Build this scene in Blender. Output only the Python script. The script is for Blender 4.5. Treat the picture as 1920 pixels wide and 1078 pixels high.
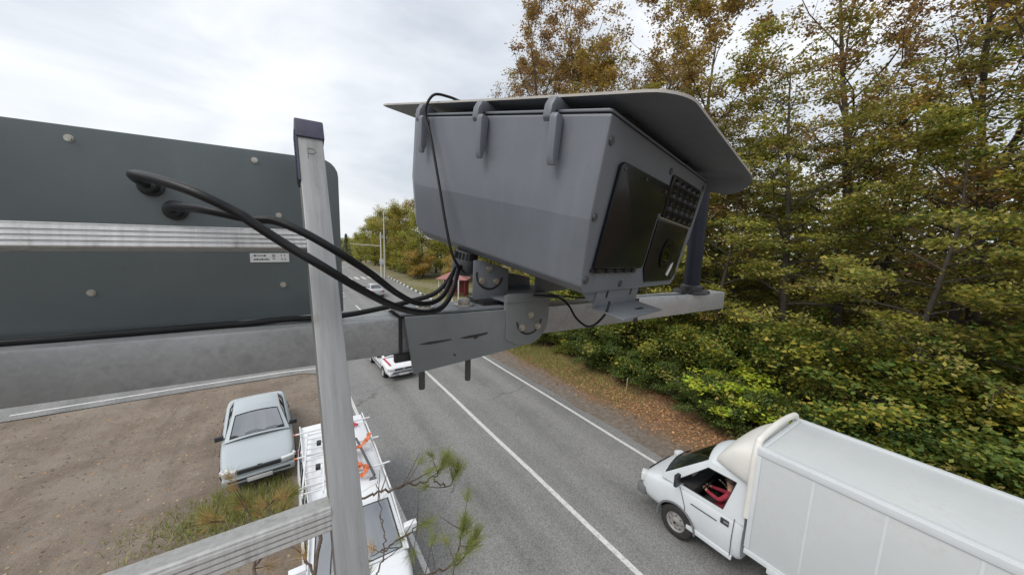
import bpy, bmesh, math, random
import numpy as np
from mathutils import Vector, Matrix, Euler

for o in list(bpy.data.objects):
    bpy.data.objects.remove(o)
S = bpy.context.scene
COL = S.collection
random.seed(7)
R = math.radians

# ------------------------------------------------------------------ camera
CAM_Z = 7.5
cd = bpy.data.cameras.new('photo_camera')
cd.sensor_width = 36.0
cd.lens = 36.0 * 650 / 1920
cd.clip_start = 0.02
cd.clip_end = 6000
cam = bpy.data.objects.new('photo_camera', cd)
COL.objects.link(cam)
_r = Vector((0.82921, -0.55809, 0.03073)); _d = Vector((-0.0558, -0.13737, -0.98895)); _f = Vector((0.55614, 0.81833, -0.14505))
cam.matrix_world = Matrix(((_r.x, -_d.x, -_f.x, 0), (_r.y, -_d.y, -_f.y, 0), (_r.z, -_d.z, -_f.z, CAM_Z), (0, 0, 0, 1)))
S.camera = cam
S.render.resolution_x = 1024
S.render.resolution_y = 574

# ------------------------------------------------------------------ sky and sun (overcast day)
SUN_EL, SUN_AZ = R(52), R(262)          # azimuth measured from +Y towards +X
W = bpy.data.worlds.new('World'); S.world = W; W.use_nodes = True
wt = W.node_tree; wt.nodes.clear()
def wn(t): return wt.nodes.new(t)
wo = wn('ShaderNodeOutputWorld'); bg = wn('ShaderNodeBackground')
sky = wn('ShaderNodeTexSky'); sky.sky_type = 'NISHITA'; sky.sun_disc = False
sky.sun_elevation = SUN_EL; sky.sun_rotation = SUN_AZ; sky.air_density = 1.5; sky.dust_density = 3.0
sc = wn('ShaderNodeVectorMath'); sc.operation = 'SCALE'; sc.inputs['Scale'].default_value = 0.10
wt.links.new(sky.outputs[0], sc.inputs[0])
tc = wn('ShaderNodeTexCoord'); mp = wn('ShaderNodeMapping'); mp.inputs['Scale'].default_value = (1.0, 1.0, 2.6); mp.inputs['Location'].default_value = (0.35, 0.1, 0.2)
wt.links.new(tc.outputs['Generated'], mp.inputs[0])
n1 = wn('ShaderNodeTexNoise'); n1.inputs['Scale'].default_value = 1.9; n1.inputs['Detail'].default_value = 6; n1.inputs['Roughness'].default_value = 0.52; n1.inputs['Distortion'].default_value = 0.35
wt.links.new(mp.outputs[0], n1.inputs[0])
cr = wn('ShaderNodeValToRGB')
cr.color_ramp.elements[0].position = 0.34; cr.color_ramp.elements[0].color = (0.52, 0.56, 0.62, 1)
cr.color_ramp.elements[1].position = 0.62; cr.color_ramp.elements[1].color = (0.84, 0.855, 0.88, 1)
wt.links.new(n1.outputs[0], cr.inputs[0])
mx = wn('ShaderNodeMix'); mx.data_type = 'RGBA'; mx.inputs['Factor'].default_value = 0.88
wt.links.new(sc.outputs[0], mx.inputs['A']); wt.links.new(cr.outputs[0], mx.inputs['B'])
wt.links.new(mx.outputs['Result'], bg.inputs[0]); bg.inputs[1].default_value = 1.0
wt.links.new(bg.outputs[0], wo.inputs[0])
sl = bpy.data.lights.new('sun', 'SUN'); sl.energy = 1.5; sl.angle = R(35); sl.color = (1, 0.96, 0.90)
sun = bpy.data.objects.new('sun', sl); COL.objects.link(sun)
sdir = Vector((math.sin(SUN_AZ) * math.cos(SUN_EL), math.cos(SUN_AZ) * math.cos(SUN_EL), math.sin(SUN_EL)))
sun.rotation_euler = sdir.to_track_quat('Z', 'Y').to_euler()
sun.location = (-20, -20, 40)
S.view_settings.view_transform = 'Standard'; S.view_settings.look = 'None'
S.view_settings.exposure = 0.42; S.view_settings.gamma = 1.0; S.view_settings.use_curve_mapping = False
S.render.engine = 'CYCLES'
S.cycles.max_bounces = 8; S.cycles.diffuse_bounces = 3; S.cycles.transparent_max_bounces = 12

# ------------------------------------------------------------------ object helpers
def tag(o, label=None, cat=None, group=None, kind=None):
    if label: o['label'] = label
    if cat: o['category'] = cat
    if group: o['group'] = group
    if kind: o['kind'] = kind
    return o
def empty(name, loc=(0, 0, 0), rot=(0, 0, 0), label=None, cat=None, group=None):
    o = bpy.data.objects.new(name, None); COL.objects.link(o)
    o.location = loc; o.rotation_euler = rot; o.empty_display_size = 0.1
    return tag(o, label, cat, group)
def link(name, me, parent=None, loc=None, rot=None):
    o = bpy.data.objects.new(name, me); COL.objects.link(o)
    if parent: o.parent = parent
    if loc: o.location = loc
    if rot: o.rotation_euler = rot
    return o
def copy_tree(o, parent=None):
    c = o.copy(); COL.objects.link(c); c.parent = parent
    for ch in list(o.children): copy_tree(ch, c)
    return c

class MB:
    """collects shapes for ONE mesh"""
    def __init__(s): s.v = []; s.f = []; s.m = []; s.mi = 0
    def add(s, vs, fs):
        b = len(s.v); s.v += [tuple(x) for x in vs]
        for f in fs: s.f.append(tuple(b + i for i in f)); s.m.append(s.mi)
        return s
    def box(s, c, d, rot=None, taper=1.0):
        x, y, z = [k / 2 for k in d]; vs = []
        for sz in (-1, 1):
            t = taper if sz > 0 else 1
            for sx, sy in ((-1, -1), (1, -1), (1, 1), (-1, 1)):
                p = Vector((sx * x * t, sy * y * t, sz * z))
                if rot is not None: p = rot @ p
                vs.append(p + Vector(c))
        return s.add(vs, [(3, 2, 1, 0), (4, 5, 6, 7), (0, 1, 5, 4), (1, 2, 6, 5), (2, 3, 7, 6), (3, 0, 4, 7)])
    def cyl(s, p0, p1, r0, r1=None, n=12, caps=True):
        r1 = r0 if r1 is None else r1
        p0 = Vector(p0); p1 = Vector(p1); q = (p1 - p0).to_track_quat('Z', 'Y')
        vs = [];
        for p, r in ((p0, r0), (p1, r1)):
            for i in range(n):
                a = 2 * math.pi * i / n; vs.append(p + q @ Vector((r * math.cos(a), r * math.sin(a), 0)))
        fs = [(i, (i + 1) % n, n + (i + 1) % n, n + i) for i in range(n)]
        if caps: fs += [tuple(range(n - 1, -1, -1)), tuple(range(n, 2 * n))]
        return s.add(vs, fs)
    def tube(s, pts, r, n=8, caps=True):
        pts = [Vector(p) for p in pts]; rs = r if isinstance(r, (list, tuple)) else [r] * len(pts)
        vs = []; up = None
        for i, p in enumerate(pts):
            t = (pts[min(i + 1, len(pts) - 1)] - pts[max(i - 1, 0)]).normalized()
            if up is None: up = t.orthogonal().normalized()
            up = (up - t * up.dot(t)).normalized(); sd = t.cross(up)
            for k in range(n):
                a = 2 * math.pi * k / n; vs.append(p + (up * math.cos(a) + sd * math.sin(a)) * rs[i])
        fs = []
        for i in range(len(pts) - 1):
            for k in range(n): fs.append((i * n + k, i * n + (k + 1) % n, (i + 1) * n + (k + 1) % n, (i + 1) * n + k))
        if caps: fs += [tuple(range(n - 1, -1, -1)), tuple((len(pts) - 1) * n + k for k in range(n))]
        return s.add(vs, fs)
    def prism(s, poly, z0, z1, fn=None):
        """polygon (2d list) extruded between z0 and z1; fn maps (a,b,z)->point"""
        fn = fn or (lambda a, b, z: (a, b, z)); n = len(poly)
        vs = [fn(a, b, z0) for a, b in poly] + [fn(a, b, z1) for a, b in poly]
        return s.add(vs, [(i, (i + 1) % n, n + (i + 1) % n, n + i) for i in range(n)] + [tuple(range(n - 1, -1, -1)), tuple(range(n, 2 * n))])
    def lathe(s, prof, c=(0, 0, 0), axis='Z', n=24):
        vs = []; fs = []; c = Vector(c)
        for (r, h) in prof:
            for k in range(n):
                a = 2 * math.pi * k / n; u, w = r * math.cos(a), r * math.sin(a)
                vs.append(c + (Vector((u, w, h)) if axis == 'Z' else Vector((h, u, w)) if axis == 'X' else Vector((w, h, u))))
        for i in range(len(prof) - 1):
            for k in range(n): fs.append((i * n + k, i * n + (k + 1) % n, (i + 1) * n + (k + 1) % n, (i + 1) * n + k))
        return s.add(vs, fs)
    def mesh(s, name, mats, smooth=None, bevel=0, seg=2):
        me = bpy.data.meshes.new(name); me.from_pydata(s.v, [], s.f)
        for m in (mats if isinstance(mats, (list, tuple)) else [mats]): me.materials.append(m)
        me.polygons.foreach_set('material_index', s.m)
        bm = bmesh.new(); bm.from_mesh(me)
        bmesh.ops.recalc_face_normals(bm, faces=bm.faces)
        if bevel:
            es = [e for e in bm.edges if len(e.link_faces) == 2 and e.calc_face_angle(0) > R(28)]
            bmesh.ops.bevel(bm, geom=es, offset=bevel, segments=seg, affect='EDGES', profile=0.6, clamp_overlap=True)
        bm.to_mesh(me); bm.free()
        if smooth or bevel: smooth_mesh(me, smooth or 35)
        return me
    def build(s, name, mats, parent=None, smooth=None, bevel=0, seg=2, loc=None, rot=None):
        return link(name, s.mesh(name, mats, smooth, bevel, seg), parent, loc, rot)
def smooth_mesh(me, ang=35):
    me.polygons.foreach_set('use_smooth', [True] * len(me.polygons))
    me.set_sharp_from_angle(angle=R(ang))
def bake(o):
    """apply the modifiers of an object into its mesh"""
    dg = bpy.context.evaluated_depsgraph_get(); dg.update()
    me = bpy.data.meshes.new_from_object(o.evaluated_get(dg), preserve_all_data_layers=True, depsgraph=dg)
    o.modifiers.clear(); o.data = me
    return o
def spline(pts, k=6):
    """Catmull-Rom through points"""
    P = [Vector(p) for p in pts]; out = []
    for i in range(len(P) - 1):
        a = P[max(i - 1, 0)]; b = P[i]; c = P[i + 1]; d = P[min(i + 2, len(P) - 1)]
        for j in range(k):
            t = j / k
            out.append(0.5 * ((2 * b) + (c - a) * t + (2 * a - 5 * b + 4 * c - d) * t * t + (3 * b - a - 3 * c + d) * t ** 3))
    out.append(P[-1]); return out
def rrect(x0, x1, y0, y1, r, n=5):
    """rounded rectangle polygon; r may be one radius or four (x0y0, x1y0, x1y1, x0y1)"""
    rs = r if isinstance(r, (list, tuple)) else [r] * 4; out = []
    for (cx, cy, a0, rr) in ((x0 + rs[0], y0 + rs[0], 180, rs[0]), (x1 - rs[1], y0 + rs[1], 270, rs[1]), (x1 - rs[2], y1 - rs[2], 0, rs[2]), (x0 + rs[3], y1 - rs[3], 90, rs[3])):
        if rr < 1e-5: out.append((cx, cy)); continue
        for i in range(n + 1):
            a = R(a0 + 90 * i / n); out.append((cx + rr * math.cos(a), cy + rr * math.sin(a)))
    return out

# ------------------------------------------------------------------ materials
MATS = {}
class NT:
    def __init__(s, name):
        s.m = bpy.data.materials.new(name); s.m.use_nodes = True; s.t = s.m.node_tree; s.t.nodes.clear()
        s.out = s.n('ShaderNodeOutputMaterial')
    def n(s, t, **kw):
        x = s.t.nodes.new(t)
        for k, v in kw.items(): setattr(x, k, v)
        return x
    def l(s, a, b): s.t.links.new(a, b)
    def val(s, sock, v):
        if hasattr(v, 'links'): s.l(v, sock)
        else: sock.default_value = v
    def noise(s, scale, detail=4, rough=0.55, vec=None, dist=0.0):
        x = s.n('ShaderNodeTexNoise'); x.inputs['Scale'].default_value = scale; x.inputs['Detail'].default_value = detail
        x.inputs['Roughness'].default_value = rough; x.inputs['Distortion'].default_value = dist
        if vec is not None: s.l(vec, x.inputs['Vector'])
        return x.outputs[0]
    def vor(s, scale, vec=None, feature='F1', out=0):
        x = s.n('ShaderNodeTexVoronoi', feature=feature); x.inputs['Scale'].default_value = scale
        if vec is not None: s.l(vec, x.inputs['Vector'])
        return x.outputs[out]
    def coord(s, k='Object'): return s.n('ShaderNodeTexCoord').outputs[k]
    def mapping(s, vec, scale=(1, 1, 1), loc=(0, 0, 0), rot=(0, 0, 0)):
        x = s.n('ShaderNodeMapping'); s.l(vec, x.inputs[0]); x.inputs['Scale'].default_value = scale; x.inputs['Location'].default_value = loc; x.inputs['Rotation'].default_value = rot
        return x.outputs[0]
    def ramp(s, f, stops):
        x = s.n('ShaderNodeValToRGB'); s.l(f, x.inputs[0]); e = x.color_ramp.elements
        while len(e) < len(stops): e.new(0.5)
        for q, (p, c) in zip(e, stops):
            q.position = p; q.color = (c, c, c, 1) if isinstance(c, (int, float)) else (*c, 1)
        return x.outputs[0]
    def mix(s, f, a, b, blend='MIX'):
        x = s.n('ShaderNodeMix', data_type='RGBA', blend_type=blend)
        s.val(x.inputs['Factor'], f)
        for k, v in (('A', a), ('B', b)):
            if hasattr(v, 'links'): s.l(v, x.inputs[k])
            else: x.inputs[k].default_value = (*v, 1)
        return x.outputs['Result']
    def math(s, op, a, b=0.0):
        x = s.n('ShaderNodeMath', operation=op); s.val(x.inputs[0], a); s.val(x.inputs[1], b); return x.outputs[0]
    def bump(s, h, strength=0.3, dist=0.01):
        x = s.n('ShaderNodeBump'); s.l(h, x.inputs['Height']); x.inputs['Strength'].default_value = strength; x.inputs['Distance'].default_value = dist; return x.outputs[0]
    def pbr(s, col, rough=0.6, metal=0.0, bump=None, spec=0.5, coat=0.0):
        x = s.n('ShaderNodeBsdfPrincipled')
        if hasattr(col, 'links'): s.l(col, x.inputs['Base Color'])
        else: x.inputs['Base Color'].default_value = (*col, 1)
        s.val(x.inputs['Roughness'], rough); s.val(x.inputs['Metallic'], metal); x.inputs['Specular IOR Level'].default_value = spec
        x.inputs['Coat Weight'].default_value = coat
        if bump is not None: s.l(bump, x.inputs['Normal'])
        s.l(x.outputs[0], s.out.inputs[0]); return s.m
def painted(name, col, rough=0.45, var=0.12, scale=9, metal=0.0, spec=0.5, coat=0.0, dirt=None, bump=0.05, bscale=180, rv=0.2, streak=0.0):
    """paint or plastic with uneven tone, smudges and fine grain"""
    t = NT(name); o = t.coord()
    a = t.noise(scale, 5, 0.6, o); b = t.noise(scale * 7, 3, 0.6, o)
    f = t.ramp(a, [(0.3, 0.0), (0.72, 1.0)])
    c = t.mix(f, tuple(k * (1 - var) for k in col), tuple(min(1, k * (1 + var)) for k in col))
    if dirt: c = t.mix(t.ramp(t.math('MULTIPLY', a, b), [(0.30, 0.0), (0.46, 0.6)]), c, dirt)
    if streak:
        sk_ = t.noise(22, 4, 0.6, t.mapping(o, (1.0, 1.0, 0.09))); dd = t.noise(5, 4, 0.6, o)
        c = t.mix(t.math('MULTIPLY', t.ramp(sk_, [(0.52, 0.0), (0.72, 1.0)]), t.ramp(dd, [(0.40, 0.0), (0.65, streak)])), c, tuple(min(1, k * 1.35 + 0.02) for k in col))
        c = t.mix(t.math('MULTIPLY', t.ramp(t.noise(160, 2, 0.5, o), [(0.62, 0.0), (0.72, 1.0)]), streak * 0.5), c, tuple(k * 0.55 for k in col))
    r = t.math('ADD', t.math('MULTIPLY', b, rv), rough - rv / 2)
    m = t.pbr(c, r, metal, t.bump(t.noise(bscale, 2, 0.5, o), bump, 0.002), spec, coat)
    MATS[name] = m; return m
def galvanised(name, base=0.50, rough=0.42):
    t = NT(name); o = t.coord()
    v = t.vor(210, o, out=1); n = t.noise(6, 5, 0.6, o); n2 = t.noise(40, 3, 0.6, o)
    c = t.mix(t.ramp(n, [(0.3, 0.0), (0.7, 1.0)]), (base * 0.86, base * 0.89, base * 0.91), (base * 1.06, base * 1.09, base * 1.11))
    bw = t.n('ShaderNodeRGBToBW'); t.l(v, bw.inputs[0]); c = t.mix(0.12, c, bw.outputs[0], 'SOFT_LIGHT')
    st_ = t.noise(9, 4, 0.65, t.mapping(o, (0.5, 1, 2.2)))
    c = t.mix(t.ramp(st_, [(0.52, 0.0), (0.70, 0.22)]), c, (base * 0.62, base * 0.63, base * 0.60))
    c = t.mix(t.ramp(n2, [(0.55, 0.0), (0.72, 0.35)]), c, (base * 0.5, base * 0.51, base * 0.5))
    m = t.pbr(c, t.math('ADD', t.math('MULTIPLY', n2, 0.3), rough - 0.12), 0.55, t.bump(n2, 0.08, 0.002))
    MATS[name] = m; return m
def aluminium(name, base=0.62):
    t = NT(name); o = t.coord()
    st = t.noise(30, 5, 0.65, t.mapping(o, (6, 6, 0.35)))
    n = t.noise(14, 6, 0.7, o); w = t.noise(60, 3, 0.6, t.mapping(o, (1, 1, 0.25)))
    c = t.mix(t.ramp(st, [(0.3, 0.0), (0.7, 1.0)]), (base * 0.82, base * 0.82, base * 0.80), (base * 1.1, base * 1.1, base * 1.1))
    c = t.mix(t.ramp(t.math('MULTIPLY', n, w), [(0.30, 0.0), (0.42, 0.5)]), c, (0.16, 0.14, 0.12))
    m = t.pbr(c, t.math('ADD', t.math('MULTIPLY', n, 0.3), 0.30), 0.6, t.bump(st, 0.1, 0.002))
    MATS[name] = m; return m
GAIN = 2.25
def leafmat(name, cols, trans=0.35, rough=0.55):
    """cols: list of colours picked at random per leaf"""
    t = NT(name); g = t.n('ShaderNodeNewGeometry')
    oi = t.n('ShaderNodeObjectInfo')
    f = t.math('FRACT', t.math('ADD', g.outputs['Random Per Island'], t.math('MULTIPLY', oi.outputs['Random'], 0.13)))
    n = len(cols); c = t.ramp(f, [((i + 0.5) / n, tuple(min(0.6, k * GAIN) for k in cols[i])) for i in range(n)])
    c = t.mix(t.math('MULTIPLY', oi.outputs['Random'], 0.22), c, (0.10, 0.075, 0.02))
    d = t.n('ShaderNodeBsdfPrincipled'); t.l(c, d.inputs['Base Color']); d.inputs['Roughness'].default_value = rough; d.inputs['Specular IOR Level'].default_value = 0.3
    tr = t.n('ShaderNodeBsdfTranslucent'); t.l(c, tr.inputs[0])
    ms = t.n('ShaderNodeMixShader'); ms.inputs[0].default_value = trans; t.l(d.outputs[0], ms.inputs[1]); t.l(tr.outputs[0], ms.inputs[2]); t.l(ms.outputs[0], t.out.inputs[0])
    MATS[name] = t.m; return t.m
def glassmat(name, tint=(0.35, 0.38, 0.38), refl=0.12):
    t = NT(name); tr = t.n('ShaderNodeBsdfTransparent'); tr.inputs[0].default_value = (*tint, 1)
    gl = t.n('ShaderNodeBsdfGlossy'); gl.inputs['Roughness'].default_value = 0.03; gl.inputs[0].default_value = (0.95, 0.97, 1, 1)
    g = t.n('ShaderNodeNewGeometry'); dt = t.n('ShaderNodeVectorMath', operation='DOT_PRODUCT'); t.l(g.outputs['Normal'], dt.inputs[0]); t.l(g.outputs['Incoming'], dt.inputs[1])
    fr = t.math('POWER', t.math('SUBTRACT', 1.0, t.math('ABSOLUTE', dt.outputs['Value'])), 4.0)
    f = t.math('ADD', fr, refl)
    f = t.math('MINIMUM', f, 1.0)
    ms = t.n('ShaderNodeMixShader'); t.l(f, ms.inputs[0]); t.l(tr.outputs[0], ms.inputs[1]); t.l(gl.outputs[0], ms.inputs[2]); t.l(ms.outputs[0], t.out.inputs[0])
    MATS[name] = t.m; return t.m

painted('housing_grey', (0.138, 0.152, 0.175), 0.42, 0.09, 7, bump=0.05, bscale=420, streak=0.35, rv=0.12)
painted('housing_dark', (0.098, 0.118, 0.122), 0.40, 0.14, 5, bump=0.05, bscale=420, streak=0.35, rv=0.12)
painted('bracket_grey', (0.155, 0.168, 0.185), 0.45, 0.10, 16)
painted('clamp_grey', (0.145, 0.160, 0.163), 0.48, 0.14, 10, streak=0.4)
painted('visor_top', (0.40, 0.38, 0.35), 0.5, 0.12, 10)
painted('black_plastic', (0.012, 0.012, 0.014), 0.38, 0.2, 20)
painted('black_rubber', (0.016, 0.016, 0.018), 0.5, 0.25, 40)
painted('cable_black', (0.007, 0.007, 0.008), 0.42, 0.25, 40, spec=0.28)
painted('blue_black', (0.011, 0.013, 0.021), 0.45, 0.15, 12, spec=0.2)
painted('cap_purple', (0.045, 0.045, 0.075), 0.55, 0.2, 60)
painted('radar_black', (0.008, 0.009, 0.011), 0.22, 0.10, 3, spec=0.24, bump=0.0, rv=0.02)
painted('led_black', (0.005, 0.0055, 0.007), 0.22, 0.05, 12, spec=0.2, bump=0.0, rv=0.0)
painted('gland_grey', (0.085, 0.088, 0.095), 0.5, 0.1, 30)
painted('steel_bolt', (0.42, 0.40, 0.36), 0.38, 0.2, 120, metal=0.8)
painted('dark_stud', (0.10, 0.105, 0.11), 0.5, 0.2, 120, metal=0.5)
painted('sticker_white', (0.62, 0.63, 0.62), 0.5, 0.05, 30)
painted('ink_black', (0.02, 0.02, 0.02), 0.6, 0.3, 30)
painted('car_white', (0.70, 0.72, 0.74), 0.30, 0.04, 1.5, coat=0.3, bump=0.0, rv=0.04)
painted('truck_white', (0.57, 0.60, 0.62), 0.36, 0.05, 1.5, coat=0.2, bump=0.0, rv=0.05, streak=0.0)
painted('box_white', (0.50, 0.525, 0.53), 0.5, 0.05, 1.2, dirt=(0.47, 0.47, 0.45), bump=0.0)
painted('fairing_cream', (0.68, 0.67, 0.63), 0.45, 0.06, 2, bump=0.0)
painted('car_silver', (0.40, 0.445, 0.465), 0.30, 0.04, 1.2, metal=0.15, coat=0.3, bump=0.0, rv=0.04)
painted('far_silver', (0.42, 0.43, 0.45), 0.3, 0.05, 3, metal=0.3, coat=0.4, bump=0.0)
painted('car_red', (0.42, 0.03, 0.05), 0.4, 0.1, 8, bump=0.0)
painted('trim_dark', (0.03, 0.031, 0.034), 0.5, 0.2, 12)
painted('trim_grey', (0.13, 0.135, 0.14), 0.5, 0.15, 8)
painted('interior_dark', (0.022, 0.022, 0.025), 0.7, 0.3, 10)
painted('seat_cloth', (0.06, 0.06, 0.065), 0.85, 0.3, 20)
painted('tyre', (0.022, 0.021, 0.020), 0.75, 0.25, 14, dirt=(0.10, 0.09, 0.075))
painted('rim_steel', (0.30, 0.29, 0.28), 0.5, 0.15, 12, metal=0.3, dirt=(0.16, 0.13, 0.10))
painted('rim_alloy', (0.5, 0.5, 0.5), 0.35, 0.1, 12, metal=0.5)
painted('lamp_lens', (0.60, 0.62, 0.62), 0.12, 0.2, 30, coat=0.8, bump=0)
painted('lamp_amber', (0.55, 0.22, 0.04), 0.2, 0.2, 30, coat=0.5, bump=0)
painted('lamp_red', (0.35, 0.02, 0.02), 0.2, 0.2, 30, coat=0.5, bump=0)
painted('chrome', (0.55, 0.55, 0.55), 0.2, 0.1, 20, metal=0.9)
painted('plate_white', (0.58, 0.58, 0.57), 0.5, 0.1, 30)
painted('strap_orange', (0.55, 0.15, 0.06), 0.75, 0.25, 20)
painted('rack_white', (0.66, 0.67, 0.68), 0.45, 0.1, 9)
painted('pole_pale', (0.52, 0.50, 0.47), 0.5, 0.1, 3)
painted('roof_red', (0.30, 0.13, 0.12), 0.6, 0.15, 2)
painted('wall_red', (0.16, 0.012, 0.018), 0.6, 0.2, 3)
painted('post_white', (0.6, 0.58, 0.55), 0.6, 0.1, 5)
painted('kerb_white', (0.55, 0.54, 0.51), 0.75, 0.15, 5)
painted('kerb_black', (0.05, 0.05, 0.05), 0.75, 0.2, 5)
painted('stake_wood', (0.33, 0.26, 0.15), 0.8, 0.25, 12)
painted('sign_blue', (0.50, 0.52, 0.56), 0.5, 0.1, 8)
painted('bark', (0.060, 0.050, 0.040), 0.9, 0.35, 6, bump=0.6, bscale=30)
painted('bark_pale', (0.12, 0.105, 0.085), 0.9, 0.35, 6, bump=0.6, bscale=30)
painted('bark_pine', (0.095, 0.070, 0.052), 0.9, 0.35, 30, bump=0.5, bscale=90)
painted('skin', (0.48, 0.27, 0.19), 0.55, 0.06, 12)
painted('hair_grey', (0.10, 0.075, 0.06), 0.7, 0.2, 30)
painted('shirt_red', (0.30, 0.025, 0.045), 0.8, 0.2, 14)
galvanised('galvanised', 0.35)
galvanised('galvanised_bright', 0.40)
aluminium('ladder_alu', 0.29)
aluminium('rung_alu', 0.60)
glassmat('glass_car', (0.40, 0.44, 0.43), 0.14)
glassmat('glass_pale', (0.42, 0.47, 0.45), 0.34)
glassmat('glass_clear', (0.75, 0.80, 0.80), 0.03)
glassmat('glass_dark', (0.08, 0.09, 0.09), 0.06)
glassmat('glass_truck', (0.16, 0.18, 0.18), 0.10)
leafmat('leaf_green', [(0.030, 0.060, 0.013), (0.050, 0.085, 0.018), (0.075, 0.105, 0.020), (0.045, 0.075, 0.018), (0.11, 0.12, 0.022)])
leafmat('leaf_yellowgreen', [(0.10, 0.128, 0.020), (0.17, 0.178, 0.028), (0.22, 0.195, 0.032), (0.13, 0.14, 0.025), (0.25, 0.20, 0.038)], 0.42)
leafmat('leaf_olive', [(0.085, 0.098, 0.024), (0.14, 0.142, 0.035), (0.19, 0.172, 0.045), (0.12, 0.122, 0.032), (0.21, 0.165, 0.055)])
leafmat('leaf_gold', [(0.24, 0.145, 0.025), (0.30, 0.19, 0.035), (0.19, 0.13, 0.03), (0.15, 0.10, 0.04), (0.13, 0.10, 0.04)])
leafmat('leaf_brown', [(0.16, 0.095, 0.045), (0.21, 0.13, 0.055), (0.12, 0.085, 0.05), (0.11, 0.075, 0.06), (0.25, 0.15, 0.06)])
leafmat('leaf_orange', [(0.30, 0.17, 0.04), (0.24, 0.14, 0.04), (0.20, 0.13, 0.045), (0.26, 0.19, 0.05), (0.15, 0.12, 0.035)])
leafmat('leaf_bright', [(0.17, 0.24, 0.02), (0.24, 0.28, 0.03), (0.12, 0.19, 0.02), (0.27, 0.25, 0.03)])
leafmat('leaf_dark', [(0.016, 0.032, 0.012), (0.024, 0.042, 0.015), (0.034, 0.05, 0.018)], 0.15)
leafmat('needle_green', [(0.09, 0.125, 0.03), (0.13, 0.155, 0.04), (0.17, 0.17, 0.05), (0.10, 0.12, 0.035)], 0.2)
leafmat('needle_brown', [(0.20, 0.12, 0.05), (0.26, 0.16, 0.07), (0.15, 0.10, 0.04), (0.17, 0.15, 0.05)], 0.2)
leafmat('litter_leaf', [(0.17, 0.085, 0.04), (0.24, 0.125, 0.055), (0.13, 0.07, 0.04), (0.28, 0.16, 0.08), (0.20, 0.10, 0.05)], 0.1, 0.8)
leafmat('grass_blade', [(0.10, 0.12, 0.03), (0.15, 0.15, 0.045), (0.19, 0.17, 0.07), (0.08, 0.10, 0.025)], 0.2)

def asphalt():
    t = NT('asphalt'); o = t.coord()
    big = t.noise(0.22, 4, 0.6, o); mid = t.noise(2.2, 4, 0.6, o); fine = t.noise(26, 4, 0.8, o); agg0 = t.vor(30, o, out=1); bw = t.n('ShaderNodeRGBToBW'); t.l(agg0, bw.inputs[0]); agg = bw.outputs[0]
    wear = t.noise(0.5, 3, 0.5, t.mapping(o, (2.6, 0.10, 1)))
    c = t.mix(t.ramp(big, [(0.35, 0.0), (0.65, 1.0)]), (0.155, 0.155, 0.152), (0.20, 0.198, 0.194))
    c = t.mix(t.ramp(wear, [(0.38, 0.0), (0.62, 0.6)]), c, (0.225, 0.223, 0.218))
    c = t.mix(t.ramp(mid, [(0.45, 0.0), (0.75, 0.35)]), c, (0.135, 0.135, 0.132))
    sx_ = t.n('ShaderNodeSeparateXYZ'); t.l(o, sx_.inputs[0])
    lane = t.math('ABSOLUTE', t.math('SUBTRACT', t.math('FLOORED_MODULO', t.math('ADD', t.math('SUBTRACT', sx_.outputs[0], 2.4), t.math('MULTIPLY', t.math('SUBTRACT', big, 0.5), 1.2)), 3.97), 1.985))
    trk = t.ramp(t.math('ABSOLUTE', t.math('SUBTRACT', lane, 0.85)), [(0.05, 1.0), (0.45, 0.0)])
    c = t.mix(t.math('MULTIPLY', trk, t.ramp(mid, [(0.3, 0.15), (0.7, 0.55)])), c, (0.245, 0.243, 0.238))
    c = t.mix(t.math('MULTIPLY', t.ramp(lane, [(0.05, 1.0), (0.40, 0.0)]), t.ramp(t.noise(1.1, 4, 0.65, t.mapping(o, (1, 0.3, 1))), [(0.42, 0.0), (0.66, 0.55)])), c, (0.095, 0.094, 0.092))
    c = t.mix(0.5, c, t.mix(t.ramp(fine, [(0.32, 0.0), (0.68, 1.0)]), (0.12, 0.12, 0.12), (0.88, 0.88, 0.87)), 'OVERLAY')
    c = t.mix(0.35, c, agg, 'SOFT_LIGHT')
    # cracks: rare thin wandering lines
    ck = t.vor(0.17, t.mapping(o, (1, 0.8, 1), (3.3, 1.7, 0)), 'DISTANCE_TO_EDGE')
    wob = t.math('ADD', ck, t.math('MULTIPLY', t.math('SUBTRACT', t.noise(1.6, 5, 0.7, o), 0.5), 0.10))
    line = t.ramp(t.math('ABSOLUTE', wob), [(0.0, 1.0), (0.0035, 0.0)])
    msk = t.math('MULTIPLY', line, t.ramp(t.noise(0.35, 2, 0.5, o), [(0.52, 0.0), (0.58, 0.8)]))
    c = t.mix(msk, c, (0.045, 0.043, 0.04))
    MATS['asphalt'] = t.pbr(c, t.math('ADD', t.math('MULTIPLY', fine, 0.2), 0.62), 0, t.bump(fine, 0.5, 0.006), 0.4)
asphalt()
def roadpaint():
    t = NT('road_paint'); o = t.coord()
    n = t.noise(9, 6, 0.75, o); f = t.noise(60, 3, 0.7, o)
    c = t.mix(t.ramp(t.math('MULTIPLY', n, f), [(0.24, 0.0), (0.36, 0.85)]), (0.60, 0.60, 0.58), (0.24, 0.24, 0.235))
    MATS['road_paint'] = t.pbr(c, 0.65, 0, t.bump(f, 0.3, 0.004))
roadpaint()
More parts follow.
